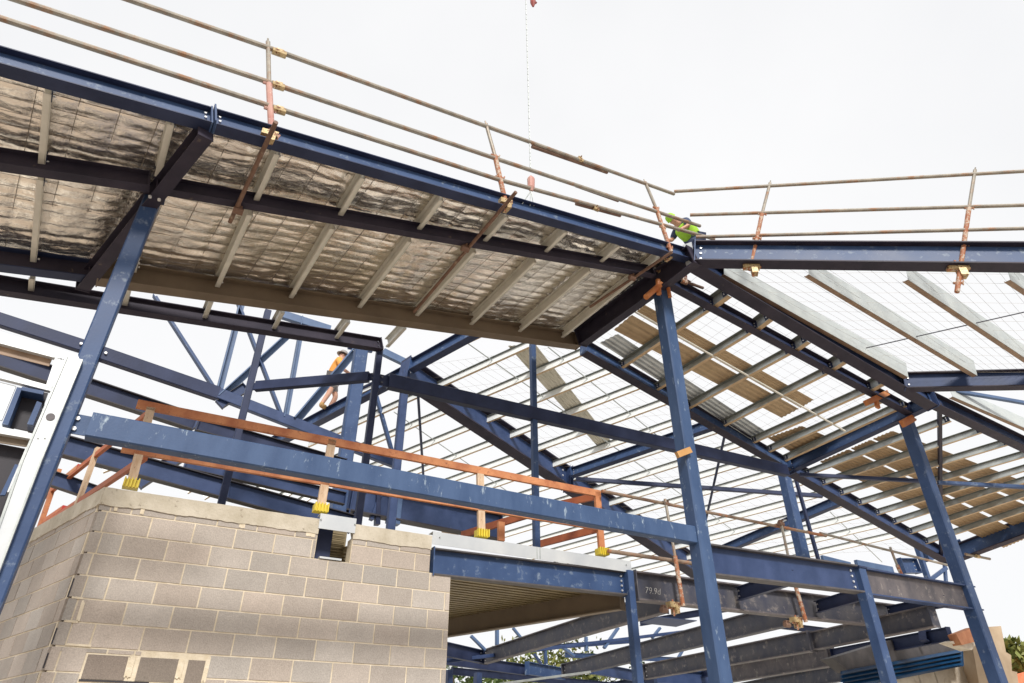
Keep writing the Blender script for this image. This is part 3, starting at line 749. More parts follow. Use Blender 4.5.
for i, (a, b) in enumerate([((186, 491), (216, 474)), ((203, 497), (236, 478)), ((241, 502), (264, 487)), ((266, 507), (293, 490)), ((286, 511), (310, 496)), ((102, 470), (124, 462))]):
    purlin('%s far purlin glimpsed between low beams behind the wall capping' % ORD[i], P(*a, TRP), P(*b, TRP), .15, .07, N3, WEBL, TANF, 'far purlins behind the wall capping', cleats=False, top=GALVD)
# mid column with inclined post, right
MP = azp(60, PZ(790, 500, 16.0))
tM = P(783, 470, MP); cM = column('blue column standing under the lower roof beam behind the scaffold tube', tM, .24, .22, BLUE, bot=P(806, 566, MP).z)
beam('thin pale-edged post leaning beside the mid column', P(796, 480, MP), P(819, 562, MP), 4.5, NAVY, 'rhs', wb=1, up=az(60), name='steel_column', cat='steel column')
beam('blue stiffened column left of the far roof end', P(915, 541, MP), P(929, 582, MP), 7, BLUE, 'rhs', wb=1, up=az(60), name='steel_column', cat='steel column')
beam('thin blue post at the far roof end near the right column', P(944, 558, MP), P(946, 582, MP), 4.5, BLUE, 'rhs', wb=1, up=az(60), name='steel_column', cat='steel column')
beam('short sloping strut at the far roof end', P(946, 568, MP), P(930, 580, MP), 5, BLUE, 'rhs', wb=1, up=az(60), name='brace', cat='steel brace')
beam('bolted blue beam stub end by the far roof end', P(900, 566, MP), P(916, 566, MP), 16, BLUE, 'ub', wb=.5, br=3)
beam('blue low roof beam behind the stiffened column', P(925, 556, MP), P(960, 545, MP), 12, BLUE, 'ub', wb=.5)
beam('pale blue far beam top showing above the blue floor beam', P(822, 558, MP), P(850, 565, MP), 6, PALEB, 'rhs', wb=.6)
beam('second pale blue far beam top beside the scaffold post', P(856, 563, MP), P(892, 570, MP), 7, PALEB, 'rhs', wb=.6)

# ------------------------------------------------------------------ floor framing at lower right
f3 = beam('blue floor beam under the white fascia with white end bolts', P(431, 562, off(FW, -.06)), P(625.5, 584, off(FW, -.06)), 28, BLUE, wb=.45, fl=DKST, br=4)
f4 = beam('dusty grey floor beam with chalk writing right of the slim column', P(633, 586, off(FW, -.06)), P(905, 618, off(FW, -.06)), 28, DUST, wb=.45, fl=DUSTB)
f1 = beam('blue floor beam from the peak column to the short column', P(706, 560, CL), P(856, 579.5, CL), 32, MIDB, wb=.45, fl=DKST, br=4, ep=False)
f2 = beam('dusty lilac floor beam between the short column and far right column', P(864, 582, CL), P(975, 599, CL), 26, DUSTB, wb=.4, fl=MIDB, h=f1['_h'], br=4, ep=False)
# chalk writing on the dusty beam
def text(s, loc, x, z, size, mat, label, parent=None):
    cu = bpy.data.curves.new('chalk_writing', 'FONT'); cu.body = s; cu.size = size; cu.extrude = .0004; cu.shear = .2; cu.offset = -.0025
    ob = bpy.data.objects.new('chalk_writing', cu); COL.objects.link(ob)
    y = x.cross(z); M = Matrix((x, z, -y if False else x.cross(z))).transposed().to_4x4()
    ob.matrix_world = Matrix.Translation(loc) @ M
    cu.materials.append(mat); return ob
CHALK = surf('white_chalk', (.5, .5, .5), (.68, .68, .66), 60, .9, bump=0)
xf, yf, zf = frame(P(633, 586, off(FW, -.06)), P(905, 618, off(FW, -.06)), ZU)
tx = text('79.9d', P(647, 592.5, FW), xf, zf, .125, CHALK, '')
dg = bpy.context.evaluated_depsgraph_get()
me = bpy.data.meshes.new_from_object(tx.evaluated_get(dg)); mwx = tx.matrix_world.copy()
bpy.data.objects.remove(tx)
f4o = V(f4['_o'])
me.transform(Matrix.Translation(-f4o) @ mwx)
tn = bpy.data.objects.new('chalk_writing', me); COL.objects.link(tn); tn.parent = f4
tn.location = NF * (-.045)
bot_ = BOLT
beam('short dark blue cross beam bolted between floor beams beside the peak column', P(738, 594, FW), P(792, 577, CL), 16, NAVY, wb=.45, bl=2, ep=False)
beam('short dark blue cross beam bolted behind the short column', P(817, 607, FW), P(864, 593, CL), 14, NAVY, wb=.45, bl=2, ep=False)
beam('short dark blue cross beam under the dusty lilac beam', P(888, 612, FW), P(944, 601, CL), 13, NAVY, wb=.45, bl=2, ep=False)
BKW0 = off(FW, -.25 if FW[1].dot(NF) > 0 else .25)
FH = (V((0, 0, P(635, 590, FW).z)), V((0, 0, 1)))                    # level of the floor framing
def fl(a, b, dz=0): 
    return P(a[0], a[1], (FH[0] + ZU * dz, FH[1])), P(b[0], b[1], (FH[0] + ZU * dz, FH[1]))
def fbm(label, a, b, th, mat, dz=0, **kw):
    p, q = fl(a, b, dz); return beam(label, p, q, th, mat, **kw)
BKW = off(FW, -.25 if FW[1].dot(NF) > 0 else .25)
def ffb(label, a, b, th, mat, **kw):
    q = P(*b, BKW); beam(label, P(*a, (q, ZU)), q, th, mat, **kw)
ffb('deep brown shaded beam running back behind the block wall under the deck', (440, 628), (622, 597), 24, TAUP, wb=.35)
fbm('navy beam stub emerging from behind the wall edge', (440, 648), (482, 657), 15, NAVY, -.1, wb=.45, br=3)
ffb('dark beam crossing back from the bolted stub to the slim column', (485, 657), (664, 602), 19, DUST, wb=.45, fl=DUSTB, bl=3)
ffb('dark blue-grey beam crossing behind the peak column', (564, 671), (790, 614), 19, DUST, wb=.45, bl=3)
fbm('dusty grey beam below the orange clamps', (645, 672), (812, 641), 19, DUST, -.1, wb=.45, fl=DUSTB, bl=3)
fbm('dusty beam length continuing behind the short column', (814, 641), (934, 616), 22, DUST, -.1, wb=.45, fl=DUSTB)
fbm('lowest dusty beam with light upper lip beside the peak column', (725, 674), (832, 655), 22, DUSTB, -.1, wb=.45)
fbm('dark beam length right of the lowest dusty beam', (833, 655), (950, 634), 14, NAVY, -.1, wb=.45)
fbm('lowest grey beam at the bottom edge right of the peak column', (732, 692), (850, 671), 17, DUST, -.1, wb=.45)
beam('dark stub column behind the dusty lilac beam near the right column', P(921, 596, off(FW, -.3)), P(926, 642, off(FW, -.3)), 13, NAVY, 'ub', up=az(60), wb=.8, name='steel_column', cat='steel column')
fbm('navy low beam falling right from behind the wall edge', (440, 658), (526, 670), 12, NAVY, 0, wb=.45)
fbm('bright blue low beam between the two bolted joints', (527, 668), (563, 674), 13, BLUE, 0, wb=.45, bl=3)
fbm('blue low beam behind the slim column foot', (592, 668), (636, 676), 12, MIDB, .1, wb=.45)
fbm('blue low beam behind the peak column foot', (655, 676), (716, 679), 14, MIDB, .1, wb=.45)
for lb, a, b, th, mt, d_ in [('dark deep beam filling the gap behind the crossing beams right of the peak column', (700, 660), (846, 632), 13, NAVY, .25), ('navy secondary beam behind the slim column and peak column', (600, 690), (760, 660), 13, NAVY, .3),
                        ('short navy beam behind the first orange clamp', (640, 623), (735, 607), 7, NAVY, .5), ('thin blue tie beam crossing low behind the dusty beams', (565, 655), (730, 662), 5, BLUE, .8),
                        ('navy beam running right behind the second orange clamp', (735, 620), (850, 634), 7, NAVY, .6), ('far dark cross beam between the two orange clamps', (680, 636), (800, 616), 7, DUST, .5), ('far dark cross beam right of the peak column under the dusty one', (735, 651), (830, 637), 6, NAVY, .6), ('far slender beam behind the bolted stub and dark crossing beams', (490, 652), (640, 640), 5, MIDB, .8), ('far navy edge beam between wall edge and slim column', (452, 671), (640, 688), 7, NAVY, .2)]:
    fbm(lb, a, b, th, mt, d_, wb=.45)
gp = MB(); gp.prism([P(*q, (FH[0], FH[1])) for q in ((640, 623), (658, 617), (697, 621), (676, 627))], ZU * .01)
tag(gp.build('gusset_plate', MIDB), 'flat blue-grey gusset plate below the first orange clamp', 'plate')
# ribbed deck above the brown beam
dz = P(622, 597, BKW0).z + .12
dp = (V((0, 0, dz)), ZU)
cnr = [P(451, 584, FW) + V((0, 0, 0)), P(606, 590, FW)]
cnr = [V((c.x, c.y, dz + .02)) - NF * .12 for c in cnr]
_r = P(622, 597, BKW0); _l = P(440, 628, (_r, ZU)); DDIR = (_l - _r).normalized(); bk = DDIR * 9
cnr[1] = V((_r.x, _r.y, dz + .02)) + UF * .1
dk = MB(); nrib = 60
for i in range(nrib):
    s = i * .15
    a, b = cnr[0] - UF * 1.2 + DDIR * s, cnr[1] + DDIR * s
    dk.bar(a, b, ZU, .075, .05)
dk.prism([cnr[0] - UF * 1.2 + ZU * .03, cnr[1] + ZU * .03, cnr[1] + bk + ZU * .03, cnr[0] - UF * 1.2 + bk + ZU * .03], ZU * .01)
tag(dk.build('metal_deck', DECKM), 'ribbed yellowish steel floor deck seen from below beside the block wall', 'metal deck')

# concrete, blue roller sheet and parapet, far bottom right
RP = azp(60, PZ(900, 650, 12.5))
fr = MB(); fr.prism([P(*q, RP) for q in ((832, 658), (905, 636), (966, 640), (968, 648), (850, 672))], RP[1] * -.25)
tag(fr.build('steel_angle_lip', DKST), 'broad dark steel lip over the bright blue sheeting', 'steel trim')
bs = MB()
for i in range(4):
    t = i / 4
    a0, a1 = V((842, 671 + 4.2 * i)), V((962, 649 + 4.2 * i)); 
    a, b = P(a0.x, a0.y, off(RP, .05)), P(a1.x, a1.y, off(RP, .05)); c, d = P(a0.x, a0.y + 3.0, off(RP, .12)), P(a1.x, a1.y + 3.0, off(RP, .12))
    bs.prism([a, b, d, c], -RP[1] * .03)
bs.prism([P(*q, off(RP, .0)) for q in ((842, 671), (962, 649), (963, 666), (843, 690))], RP[1] * .02)
tag(bs.build('blue_sheeting', BRBL), 'bright blue folded sheeting under the dark steel lip', 'cladding')
pn = empty('precast_wall', P(940, 683, off(RP, -.4)), 'pale precast concrete wall panels under the blue sheeting', 'wall')
xs = [(840, 686, 882, 680), (883, 680, 912, 674), (913, 674, 928, 671), (929, 671, 960, 664)]
for q in xs:
    a, b = P(q[0], q[1], off(RP, -.4)), P(q[2] - .6, q[3], off(RP, -.4))
    a2, b2 = V((a.x, a.y, 0)), V((b.x, b.y, 0))
    MB().prism([a, b, b2, a2], RP[1] * .12).build('panel', PANEL, pn)
tw = MB(); a, b = P(961, 652, off(RP, -.2)), P(984, 632, off(RP, -.2))
dd = az(-50) * 2.5
a3, b3_ = P(961, 664, off(RP, -.3)), P(982, 634, CL)
tw.prism([P(958, 655, off(RP, -.3)), P(981, 633, off(RP, .6)), V((P(981, 633, off(RP, .6)).x, P(981, 633, off(RP, .6)).y, 0)), V((P(958, 655, off(RP, -.3)).x, P(958, 655, off(RP, -.3)).y, 0))], az(150) * .12)
tag(tw.build('concrete_wall', TANC), 'tan sunlit concrete wall face behind the foot of the far right column', 'wall')
st = empty('concrete_upstand', P(1000, 683, CL), 'ragged tan concrete upstand just right of the far right column', 'wall')
UPP = azp(60, PZ(1000, 650, 12.0))
pts = [(986, 627), (1001, 626), (1006, 652), (1011, 655), (1012, 671), (1017, 672), (1021, 700), (1000, 700)]
MB().prism([P(*q, UPP) for q in pts], -UPP[1] * .3).build('upstand_face', TANC, st)
bx = MB(); bx.prism([P(*q, off(UPP, .2)) for q in ((956, 634), (974, 627), (978, 641), (962, 645))], -UPP[1] * .15)
tag(bx.build('formwork_board', PLY), 'brown plywood formwork board left of the far right column', 'board')
bx = MB(); bx.prism([P(*q, off(UPP, .1)) for q in ((950, 642), (965, 637), (979, 640), (972, 650))], -UPP[1] * .2)
tag(bx.build('concrete_block', PANEL), 'pale concrete block end beneath the brown formwork board', 'block')

# ------------------------------------------------------------------ timber guard rails on the wall
def timber(label, a, b, w, h, mat, up=ZU, red=None, name='timber_rail', cat='timber'):
    o = empty(name, a, label, cat)
    MB().bar(a, b, up, w, h).build('board', mat, o)
    if red:
        x = (b - a).normalized(); MB().bar(b, b + x * .012, up, w * 1.01, h * 1.01).build('painted_end', REDP, o)
    return o
BW = off(FW, -.10) if (FW[1].dot(NF) > 0) else off(FW, .10)
timber('long orange timber top rail above the scuffed blue beam', P(137, 404, BW), P(600, 494, BW), .045, .095, ORTIM)
timber('orange timber lower rail just under the scuffed blue beam', P(122, 448, BW), P(598, 527, BW), .045, .09, ORTIM)
def tpost(label, top, base, w, mat, brk=True, lb=None):
    a, b = P(*top, BW), P(*base, BW); timber(label, b, a, w, .045, mat, up=NF, name='timber_post')
    if brk:
        o = empty('yellow_bracket', b, lb, 'bracket')
        q = MB().box(b + ZU * .035, UF, NF, ZU, w * 1.7, .10, .085); q.build('socket', YEL, o)
        r = MB()
        for i in range(5): r.box(b + UF * (w * 1.7 * (i - 2) / 4.6) + NF * .06 + ZU * .04, UF, NF, ZU, w * .15, .035, .095)
        r.build('rib', YEL, o)
tpost('pale timber post at the wall corner', (151, 408), (130, 488), .085, PALET, True, 'yellow plastic bracket on the wall corner')
tpost('stained timber post left of the broad blue column foot', (332, 440), (320, 512), .095, PALET, True, 'yellow plastic bracket left of the vent lintel')
tpost('pale pink timber post rising behind the scuffed beam mid span', (480, 474), (481.5, 537), .095, PALET, True, 'yellow plastic bracket near the left end of the long fascia')
tpost('orange timber post at the right end of the rails', (597, 492), (602, 555), .095, ORTIM, True, 'yellow plastic bracket at the right end of the long fascia')
def timb2(label, a, b, da, db, w, h, mat, **kw): timber(label, P(*a, off(BW, da)), P(*b, off(BW, db)), w, h, mat, **kw)
s_ = -1 if BW[1].dot(NF) > 0 else 1
timb2('short orange timber rail meeting the right end of the top rail', (598, 496), (556, 505), s_ * .05, s_ * .9, .045, .095, RDTIM)
timb2('orange timber rail returning behind the fascia at the right bracket', (597, 529), (536, 545), s_ * .05, s_ * 1.4, .045, .10, RDTIM)
timb2('red-brown timber rail returning behind the middle bracket', (530, 514), (462, 535), s_ * .3, s_ * 1.8, .045, .10, RDTIM)
timb2('orange timber stub post between the middle and right brackets', (501, 522), (501, 541), s_ * .7, s_ * .7, .10, .045, ORTIM, up=NF)
LB = (LWP[0] - NL * .38, LWP[1])
def lt(label, a, b, w, h, mat, **kw): timber(label, P(*a, LB), P(*b, LB), w, h, mat, **kw)
lt('upper red-brown timber rail along the left return wall', (151, 411), (44, 497), .045, .07, RDTIM)
lt('lower red-brown timber rail hugging the left wall capping', (146, 457), (40, 528), .045, .075, RDTIM)
lt('short orange rail offcut with red painted end on the left guard rail', (58, 484), (79, 467), .05, .07, ORTIM, red=True)
lt('red-ended rail offcut resting on the lower left rail', (45, 521), (64, 508), .05, .06, RDTIM, red=True)
lt('pale timber post of the left guard rail', (98, 448), (76, 508), .05, .085, PALET, name='timber_post')
lt('orange-brown timber post beside the tall blue column', (59, 470), (38, 532), .05, .085, ORTIM, name='timber_post')

# ------------------------------------------------------------------ white channel frame at far left
WP = off(CL, .10 if CL[1].dot(NF) > 0 else -.10)
def plate(name, label, cat, q, mat, pl=WP, t=.02, parent=None):
    n_ = pl[1].normalized(); n_ = n_ if n_.dot(pl[0] - CAM) > 0 else -n_
    o = MB().prism([P(*p, pl) for p in q], n_ * t).build(name, mat, parent)
    if parent is None: tag(o, label, cat)
    return o
WQ = off(CL, .12 if CL[1].dot(NF) > 0 else -.12)
fr = empty('white_channel_frame', P(40, 420, WP), 'white galvanised channel frame fixed beside the tall left column', 'frame')
plate('upright', None, None, [(66, 355.5), (83, 359.5), (42, 460), (-2, 575), (-20, 575), (21, 460)], WHITE, WQ, .05, fr)
WQ2 = off(CL, .132 if CL[1].dot(NF) > 0 else -.132)
plate('upright_lip', None, None, [(66, 355.5), (68, 356), (23.5, 460), (-17, 575), (-20, 575), (21, 460)], GALV, WQ2, .011, fr)  # greyer lips put the edge shading of the upright into the colour
plate('upright_lip', None, None, [(81.3, 359), (83, 359.5), (42, 460), (-2, 575), (-4, 575), (40, 460)], GALV, WQ2, .011, fr)
plate('top_rail', None, None, [(-20, 326), (78, 355), (79, 359), (64, 359), (52, 357), (-20, 338)], WHITE, WP, .05, fr)
plate('rail', None, None, [(-20, 367), (52, 386), (51, 391), (-20, 373)], WHITE, WP, .05, fr)
plate('rail', None, None, [(-20, 422), (48, 437), (47, 441.5), (-20, 430)], WHITE, WP, .05, fr)
plate('jamb', None, None, [(55, 358), (65, 360), (54, 387), (46, 385)], WHITE, WP, .03, fr)
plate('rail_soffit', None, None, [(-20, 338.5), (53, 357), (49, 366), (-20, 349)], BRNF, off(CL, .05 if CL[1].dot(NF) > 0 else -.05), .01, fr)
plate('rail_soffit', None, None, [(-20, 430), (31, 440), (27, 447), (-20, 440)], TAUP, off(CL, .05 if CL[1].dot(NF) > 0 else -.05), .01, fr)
for q in ((50.5, 417),): 
    c = P(*q, off(WQ, .0)); MB().tube(c + NF * .003, c + NF * .006, .030, 16).build('grommet', DUSTB, fr)
for q in ((61, 355.5), (48, 387.5), (38, 438), (45, 438)):
    c = P(*q, WQ); MB().tube(c + NF * .001, c + NF * .008, .006, 8).build('screw', GALV, fr)
hb = empty('hollow_section_stub', P(24, 405, WP), 'open-ended blue hollow section stub framed by white channels', 'steel stub')
BK = off(CL, -.04 if CL[1].dot(NF) > 0 else .04)
plate('wall', None, None, [(17, 387), (22, 388), (8, 425), (2, 424)], BLUE, off(WP, 0), .30, hb)
plate('wall', None, None, [(22, 386.5), (44, 391), (43, 394.5), (21, 390)], BLUE, WP, .30, hb)
plate('wall', None, None, [(37, 401), (42, 403), (33, 425), (27, 424)], BLUE, WP, .30, hb)
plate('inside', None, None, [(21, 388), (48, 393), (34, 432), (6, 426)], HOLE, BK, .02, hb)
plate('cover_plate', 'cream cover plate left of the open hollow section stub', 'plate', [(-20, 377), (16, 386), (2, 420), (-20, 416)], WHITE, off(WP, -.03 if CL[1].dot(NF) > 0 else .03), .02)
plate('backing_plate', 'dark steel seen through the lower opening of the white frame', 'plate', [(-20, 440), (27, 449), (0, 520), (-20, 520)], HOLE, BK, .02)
plate('channel_edge', 'thin white channel edge inside the lower frame opening', 'trim', [(26, 447), (28, 447), (9, 492), (7, 492)], WHITE, WP, .03)
plate('blue_cleat', 'small blue cleat beside the thin white channel edge', 'cleat', [(15, 464), (19, 465), (5, 495), (0, 495)], BLUE, WP, .03)

# ------------------------------------------------------------------ scaffold guard rails over the eaves
EO = off(EV, 0); 
TR_ = .027
def rails(pl, rows, lab, grp):
    for i, pts in enumerate(rows):
        tubeobj('guard_rail_tube', lab[i], 'scaffold tube', [P(*p, pl) for p in pts], TR_, TUBE, grp)
rails(EO, [[(95, -12), (272, 49), (480, 124), (674, 194)], [(-160, -58), (256, 78), (500, 160), (700, 226)], [(-160, -34), (256, 101.5), (500, 180), (714, 239)]],
      ['top guard rail tube above the left eave beam', 'middle guard rail tube above the left eave beam', 'bottom guard rail tube above the left eave beam'], 'guard rails over the left eave')
rails(off(EVR, 0), [[(674, 191.5), (1240, 158.7)], [(690, 215), (1240, 198.8)], [(696, 237), (1240, 222.8)]],
      ['top guard rail tube above the right eave beam', 'middle guard rail tube above the right eave beam', 'bottom guard rail tube above the right eave beam'], 'guard rails over the right eave')
def coupler(label, c, s=.05, mat=COUP, xd=None, name='tube_coupler'):
    x = xd or az(60); mb = MB()
    xx, yy, zz = frame(c, c + x, ZU)
    mb.tube(c - xx * s, c + xx * s, s * .75, 8); mb.box(c + zz * s * .9, xx, yy, zz, s * 1.3, s * .9, s * .7); mb.tube(c + zz * s * .9 - yy * s * 1.1, c + zz * s * .9 + yy * s * 1.2, s * .22, 6)
    return tag(mb.build(name, mat), label, 'coupler')
sdirL = (K - EL).normalized()
for i, (p, w) in enumerate([((279, 53), .07), ((278, 86), .06), ((279, 110.5), .06)]):
    c = P(*p, EO); mb = MB(); mb.tube(c - sdirL * w, c + sdirL * w, .038, 10); mb.box(c + ZU * .03, sdirL, ZU.cross(sdirL), ZU, w * 1.2, .05, .03)
    tag(mb.build('sleeve_coupler', COUP), '%s sleeve coupler beside the first left guard post' % ['top', 'middle', 'bottom'][i], 'coupler')
for i, (a, b) in enumerate([((532, 145), (607, 171)), ((576, 184), (618, 199)), ((576, 202), (620, 214))]):
    tubeobj('lapped_tube', '%s lapped scaffold tube length clamped below its guard rail' % ['longer top', 'middle', 'lowest'][i], 'scaffold tube', [P(*a, off(EO, -.03)) - ZU * .03, P(*b, off(EO, -.03)) - ZU * .03], .026, TUBEB)
coupler('rusty coupler joining the lapped top tube', P(580, 160, EO), .045)
coupler('rusty coupler on the lowest lapped tube', P(596, 209, EO), .04)
def gpost(label, top, mid, bot, pl, mat_up, mat_lo, dirr):
    o = empty('guard_post', P(*bot, pl), label, 'scaffold post')
    MB().tube(P(*mid, pl), P(*top, pl), .024).build('upper_tube', mat_up, o)
    MB().tube(P(*bot, pl), P(*mid, pl), .032).build('lower_tube', mat_lo, o)
    for t in (.0, .45, .9):
        c = P(*mid, pl).lerp(P(*bot, pl), t); MB().tube(c - dirr * .06, c + dirr * .06, .018, 6).tube(c + dirr * .05 - ZU * .03, c + dirr * .07 + ZU * .04, .01, 6).build('pin', mat_lo, o)
    c = P(*top, pl); MB().tube(c, c + (c - P(*mid, pl)).normalized() * .05, .010, 6).build('spigot', TUBE, o)
PO = off(EV, .0)
gpost('guard post of the left eave nearest the bolted splice', (268, 42), (269, 84), (272, 142), PO, TUBE, PINK, sdirL)
gpost('guard post halfway up the left eave near the hanging chain', (486, 124), (495, 156), (506, 205), PO, TUBE, RUST, sdirL)
gpost('guard post at the peak just left of the lime clad worker', (645, 182), (656, 208), (671, 252), PO, TUBE, RUST, sdirL)
sdirR = (ER - K).normalized()
gpost('guard post right of the peak on the right eave', (770, 183), (762, 214), (750, 270), off(EVR, 0), TUBE, RUST, sdirR)
gpost('guard post with brass clamp near the right edge', (975, 170), (969, 208), (957, 292), off(EVR, 0), TUBE, RUST, sdirR)
# clamps on the eave beams
def clampset(label, c, x, s=1., mat=COUP):
    o = empty('beam_clamp', c, label, 'clamp'); y = ZU.cross(x)
    MB().box(c, x, y, ZU, .17 * s, .10, .07 * s).build('jaw', mat, o)
    MB().box(c - ZU * .06 * s + x * .03, x, y, ZU, .06 * s, .12, .10 * s).build('jaw', mat, o)
    MB().tube(c - x * .09 * s - ZU * .05, c + x * .10 * s - ZU * .02, .014 * s, 6).tube(c - ZU * .14 * s, c + ZU * .07 * s, .014 * s, 6).build('bolt', RUST, o)
    return o
TOW = -az(-30)
for lb, q, pl, x, s in [('brass clamp on the left eave beam below the first guard post', (266, 144), P1, sdirL, .9), ('brass clamp on the left eave beam at the middle guard post', (500, 209), P1, sdirL, 1.), ('brass clamp at the peak end of the left eave beam', (661, 258), P1, sdirL, 1.),
                        ('rusty clamp under the right eave beam near the peak', (751, 266), P4, sdirR, 1.35), ('bright brass clamp under the right eave beam near the edge', (957, 267), P4, sdirR, 1.5)]:
    c_ = P(*q, pl); clampset(lb, c_ + ((CAM - c_).normalized() * .3 if s > 1.2 else TOW * .12), x, s)
for lb, a, b, r in [('brown outrigger tube crossing the foil beside the third purlin', (276, 122), (230, 222), .022), ('brown outrigger tube crossing the foil at the middle guard post', (516, 192), (414, 312), .022), ('brown outrigger tube along the rafter at the end of the foil', (672, 252), (590, 307), .022)]:
    pl = off(P1, -.17); tubeobj('outrigger_tube', lb, 'scaffold tube', [P(*a, pl), P(*b, pl)], r, TUBEB, 'outrigger tubes under the canopy')
for lb, q in [('rusty clamp where the left outrigger tube crosses the dark girder', (238, 211)), ('rusty clamp where the middle outrigger tube crosses the dark girder', (465, 249)), ('rusty clamp where the end outrigger tube crosses the dark girder', (632, 278))]:
    coupler(lb, P(*q, off(P1, -.20)), .05, TUBEB)
# cluster at the peak column head
HP = azp(60, tB + TOW * .16)
for lb, a, b, r, mt in [('thick orange clamp arm left of the peak column head', (646, 297), (661, 284), .045, ORCL), ('orange upright clamp leg on the left of the peak column head', (658, 280), (659, 294), .038, ORCL), ('orange clamp leg on the right of the peak column head', (667, 282), (670, 297), .03, ORCL),
                        ('dark loose tube end right of the peak column head', (683, 281), (703, 288), .024, TUBEB), ('pink-brown stub tube hanging right of the peak', (685, 264), (686, 284), .026, PINK), ('rusty short tube across the peak clamps', (656, 270), (690, 282), .022, TUBEB)]:
    tubeobj('clamp_tube', lb, 'scaffold tube', [P(*a, HP), P(*b, HP)], r, mt)
for lb, q, mt in [('brass coupler topmost in the cluster under the peak', (672, 268), COUP), ('brass coupler lowest in the cluster under the peak', (669, 279), COUP), ('rusty coupler at the right of the cluster under the peak', (684, 282), RUST), ('brass coupler at the left of the cluster under the peak', (661, 272), COUP)]:
    coupler(lb, P(*q, HP), .05, mt)
# orange blocks on columns
CP = azp(60, tC + TOW * .14)
timber('orange clamp bar across the slender roof beam left of the right column head', P(866, 403, CP), P(887, 393, CP), .07, .10, ORCL, name='orange_clamp', cat='clamp')
timber('small orange clamp leg below the orange clamp bar', P(876, 400, CP), P(878, 408, CP), .05, .08, ORCL, name='orange_clamp', cat='clamp')
timber('orange timber block strapped to the head of the far right column', P(902, 424, CP), P(913, 418, CP), .06, .13, ORCL, name='timber_block', cat='timber')
BP_ = azp(60, V((tB.x, tB.y, 0)) + TOW * .13)
timber('ochre timber wedge strapped to the peak column at mid height', P(677, 455, BP_), P(690, 450, BP_), .05, .08, surf('ochre_timber', (.46, .24, .08), (.56, .32, .12), 5, .6), name='timber_block', cat='timber')

# lower scaffold handrail over the floor beams
SP = off(FW, .10 if FW[1].dot(NF) > 0 else -.10)
SP2 = off(FW, .02)
tubeobj('handrail_tube', 'long rusty handrail tube running right from the timber rail end', 'scaffold tube', [P(602, 491, SP2), P(826, 536, SP2)], .024, RTUB)
tubeobj('handrail_tube', 'pale handrail tube continuing to the far right column', 'scaffold tube', [P(820, 533, SP2), P(955, 567, SP2)], .022, TUBE)
tubeobj('handrail_tube', 'rusty lower handrail tube right of the white fascia', 'scaffold tube', [P(608, 551, SP2), P(697, 564, SP2)], .028, RTUB)
def spost(lb, top, mid, bot):
    o = empty('scaffold_standard', P(*bot, SP), lb, 'scaffold post')
    MB().tube(P(*mid, SP), P(*top, SP), .022).build('upper_tube', TUBE, o); MB().tube(P(*bot, SP), P(*mid, SP), .032).build('lower_tube', RUST, o)
spost('rusty scaffold standard left of the peak column', (665, 499), (675, 556), (683, 606))
spost('scaffold standard rising behind the blue floor beam', (781, 523), (792, 574), (806, 622))
spost('thin scaffold standard near the right end of the handrail', (890, 547), (897, 565), (903, 578))
tubeobj('clamp_tube', 'short orange tube standing on the dark steel lip', 'scaffold tube', [P(916, 617, off(RP, .2)), P(927, 641, off(RP, .2))], .045, ORCL)
for lb, q, mt in [('brass clamp under the dusty beam at the first scaffold standard', (673, 605), COUP), ('brass clamp under the dusty beam at the second scaffold standard', (796, 620), COUP)]:
    clampset(lb, P(*q, SP), UF, 1., mt)
    c = P(q[0] - 9, q[1] + 5, SP); coupler(lb.replace('brass clamp', 'rusty coupler'), c, .05, TUBEB)
coupler('coupler where the handrail crosses the second scaffold standard', P(781, 524, SP), .05, TUBEB)
coupler('coupler where the handrail crosses the first scaffold standard', P(667, 504, SP), .04, TUBEB)
tubeobj('loose_scaffold_tube', 'short loose tube end poking out right of the far roof end', 'scaffold tube', [P(965, 554, off(P2, -.2)), P(990, 559, off(P2, -.2))], .03, TUBE)
coupler('coupler on the loose tube end right of the far roof end', P(977, 556, off(P2, -.2)), .07)

# ------------------------------------------------------------------ crane chain and hooks
HKP = off(EV, .0)
def at10(x, y): return P(x, y, HKP)
ch = empty('crane_chain', at10(531, 172), 'thin crane chain hanging over the left eave with a pink hook block', 'crane chain')
cm = MB(); a, b = at10(525, -30), at10(530.5, 172)
n = 70
for i in range(n):
    p_, q_ = a.lerp(b, i / n), a.lerp(b, (i + .85) / n); cm.tube(p_, q_, .006 if i % 2 else .009, 5)
cm.build('chain', GALV, ch)
c = at10(531, 182); MB().tube(c + ZU * .10, c + ZU * .05, .02, 10, .05).tube(c + ZU * .05, c - ZU * .10, .05, 10, .045).tube(c - ZU * .10, c - ZU * .16, .045, 10, .02).build('hook_block', PINK, ch)
MB().tube(c - ZU * .15, at10(522, 204), .007, 5).tube(c - ZU * .15, at10(534, 206), .007, 5).tube(c - ZU * .15, at10(530, 206), .007, 5).build('sling_leg', GALV, ch)
hk = empty('crane_hook', at10(533, 2), 'small dark red hook hanging at the top edge of the picture', 'hook')
c = at10(533, 3); MB().tube(c + ZU * .35, c + ZU * .0, .045, 8).tube(c, c - ZU * .1, .045, 8, .015).tube(c + ZU * .1 - az(60) * .05, c + ZU * .05 + az(60) * .07, .02, 6).build('hook_body', surf('dark_red_paint', (.22, .03, .025), (.3, .06, .05), 6, .5), hk)

